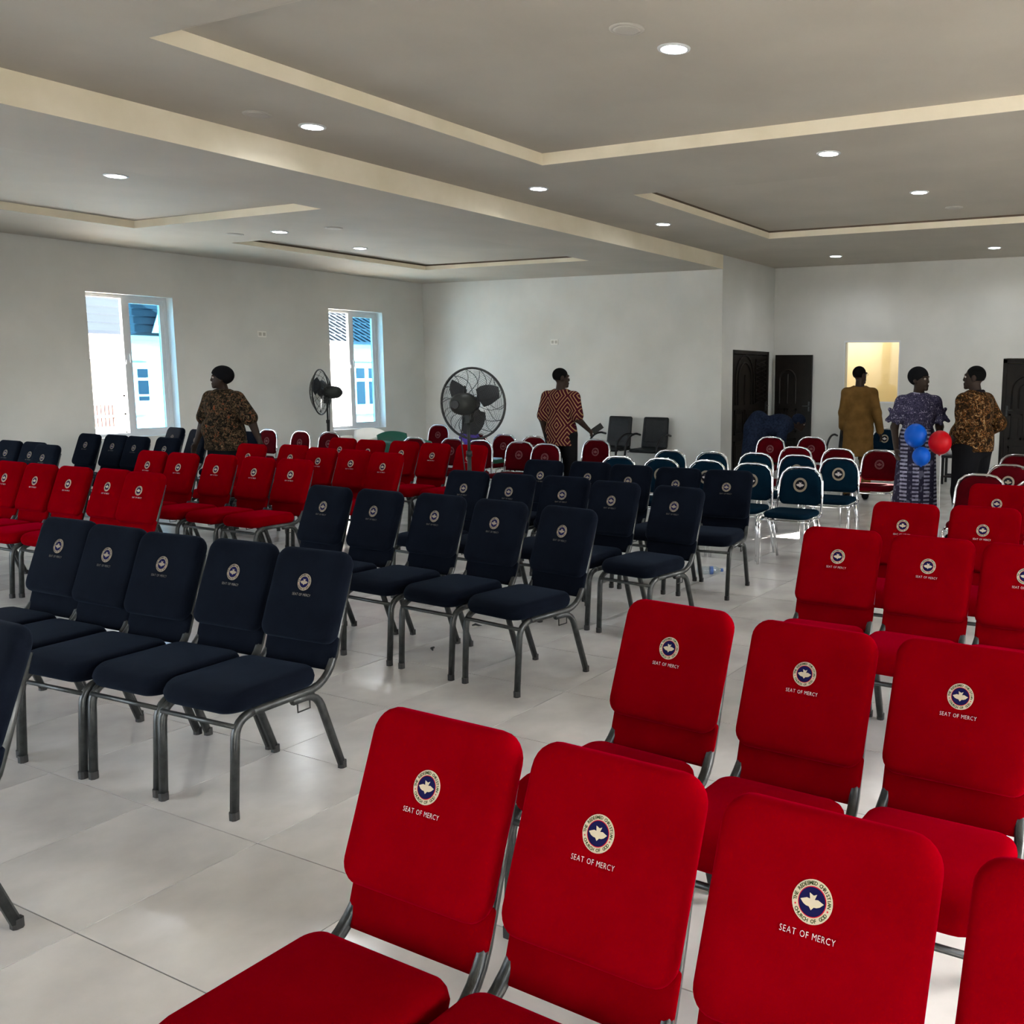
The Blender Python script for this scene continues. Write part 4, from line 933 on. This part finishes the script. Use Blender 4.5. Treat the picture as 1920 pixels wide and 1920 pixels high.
# man in tan kaftan, back to the camera
P = person('person', 'person in tan kaftan with glasses standing before the lit hatch', (-3.83, 12.02, 0), -158, 1.69, head_turn=-50, girth=1.0, elb={'r': (-.225, .03, 1.12), 'l': (.205, .05, 1.12)}, wri={'r': (-.285, -.06, .87), 'l': (.20, -.06, .92)})
hp_, R_ = body(P); short_hair(P, hp_, R_)
garment(P, 'kaftan', 'tan_cloth', .022, hem=.56, sleeve=1.92, neck=1.475, flare=[(1.0, .175, .135, .56, .21, .16)]); garment(P, 'trousers', 'tan_cloth', .016, legs=True)
b = MB()
for q in (-1, 1):
    b.tube([Vector(hp_((q*.032+.021*cos(a), -.098, .010+.017*sin(a)))) for a in [2*pi*i/12 for i in range(12)]], .002, 4, cyc=True); b.tube([Vector(hp_((q*.053, -.096, .014))), Vector(hp_((q*.080, .0, .016)))], .002, 4)
b.tube([Vector(hp_((-.011, -.1, .012))), Vector(hp_((.011, -.1, .012)))], .002, 4); part('glasses', b, 'gunmetal', P[0])
# woman in purple dress
P = person('person', 'person in purple patterned long dress and black headwrap behind the balloons', (-2.44, 9.55, 0), 26, 1.645, head_turn=48, girth=1.0, elb={'r': (-.23, .02, 1.11), 'l': (.235, .05, 1.12)}, wri={'r': (-.23, -.12, .90), 'l': (.20, -.14, .96)}, curl=(.6, .9))
hp_, R_ = body(P); wrap(P, hp_, R_, 'black_cloth', 'headwrap', .006)
garment(P, 'bodice', 'purple_print', .024, hem=1.10, sleeve=.62, neck=1.44, belly=.02)
garment(P, 'skirt', 'skirt_print', .018, hem=.05, neck=None, flare=[(1.08, .165, .13, .92, .19, .15), (.92, .19, .15, .06, .245, .20)]).modifiers.clear()
for n in 'rl':
    a, e_ = P[1]['sho'+n], P[1]['elb'+n]; q = a+(e_-a)*.62; s = SDF(q-.2, q+.2, .008); dd = (e_-a)/np.linalg.norm(e_-a); sd = 1 if n == 'l' else -1
    for i in range(12):
        an = 2*pi*i/12; u_ = np.cross(dd, [0, 1, 0]); u_ /= np.linalg.norm(u_); v_ = np.cross(dd, u_); rr = .062+.016*(i % 2)
        s.cone(q+(u_*cos(an)+v_*sin(an))*.05, q+(u_*cos(an)+v_*sin(an))*rr*1.25+dd*.05*(1 if i % 2 else .4), .032, .018, .02)
    s.cone(q, q+np.array((sd*.075, .02, .08)), .04, .018, .02)
    ob('sleeve_ruffle', s.mesh('sleeve_ruffle', 'purple_print'), P[0])
# man in bold print shirt at the right
P = person('person', 'person in brown bold-print shirt and black trousers, profile, beside the right door', (-1.88, 9.45, 0), -112, 1.67, head_turn=22, girth=1.22, elb={'r': (-.34, .06, 1.15), 'l': (.30, .12, 1.15)}, wri={'r': (-.26, -.12, .98), 'l': (.24, -.10, .98)}, curl=(.8, .8))
hp_, R_ = body(P); short_hair(P, hp_, R_)
garment(P, 'shirt', 'bold_print', .032, hem=.89, sleeve=1.45, neck=1.465, belly=.04, flare=[(1.1, .21, .17, .90, .215, .18)]); garment(P, 'trousers', 'black_cloth', .03, legs=True); collar(P, 'dark_rib')
# white bag on the stool
s = SDF((-3.45, 14.2, .40), (-2.8, 14.9, .75), .01)
for i in range(9):
    random.seed(30+i); s.ell((-3.12+random.uniform(-.08, .08), 14.55+random.uniform(-.07, .07), .50+random.uniform(-.02, .05)), (.09, .08, .075), .02)
s.cone((-3.1, 14.55, .58), (-3.06, 14.52, .63), .03, .02, .02); s.cut((0, 0, -1), (0, 0, .432))
ob('plastic_bag', s.mesh('plastic_bag', 'bag_white'), None, label='crumpled white plastic bag lying on black stool', category='bag')
# scraps on the floor
for (x, y, lab, nm) in ((-3.93, 4.60, 'tiny black plastic scrap on the tiles below second navy row', 'scrap'), (-3.76, 4.06, 'dry leaf fragment on the tiles in front of second navy row', 'leaf_fragment')):
    b = MB(); b.tube([(0, 0, .006), (.02, .012, .012), (.045, .004, .010), (.06, .02, .005)], [.004, .008, .006, .002], 5); ob(nm, b.mesh(nm, 'rubber', True), None, (x, y, 0), random.uniform(0, 3), label=lab, category='litter')
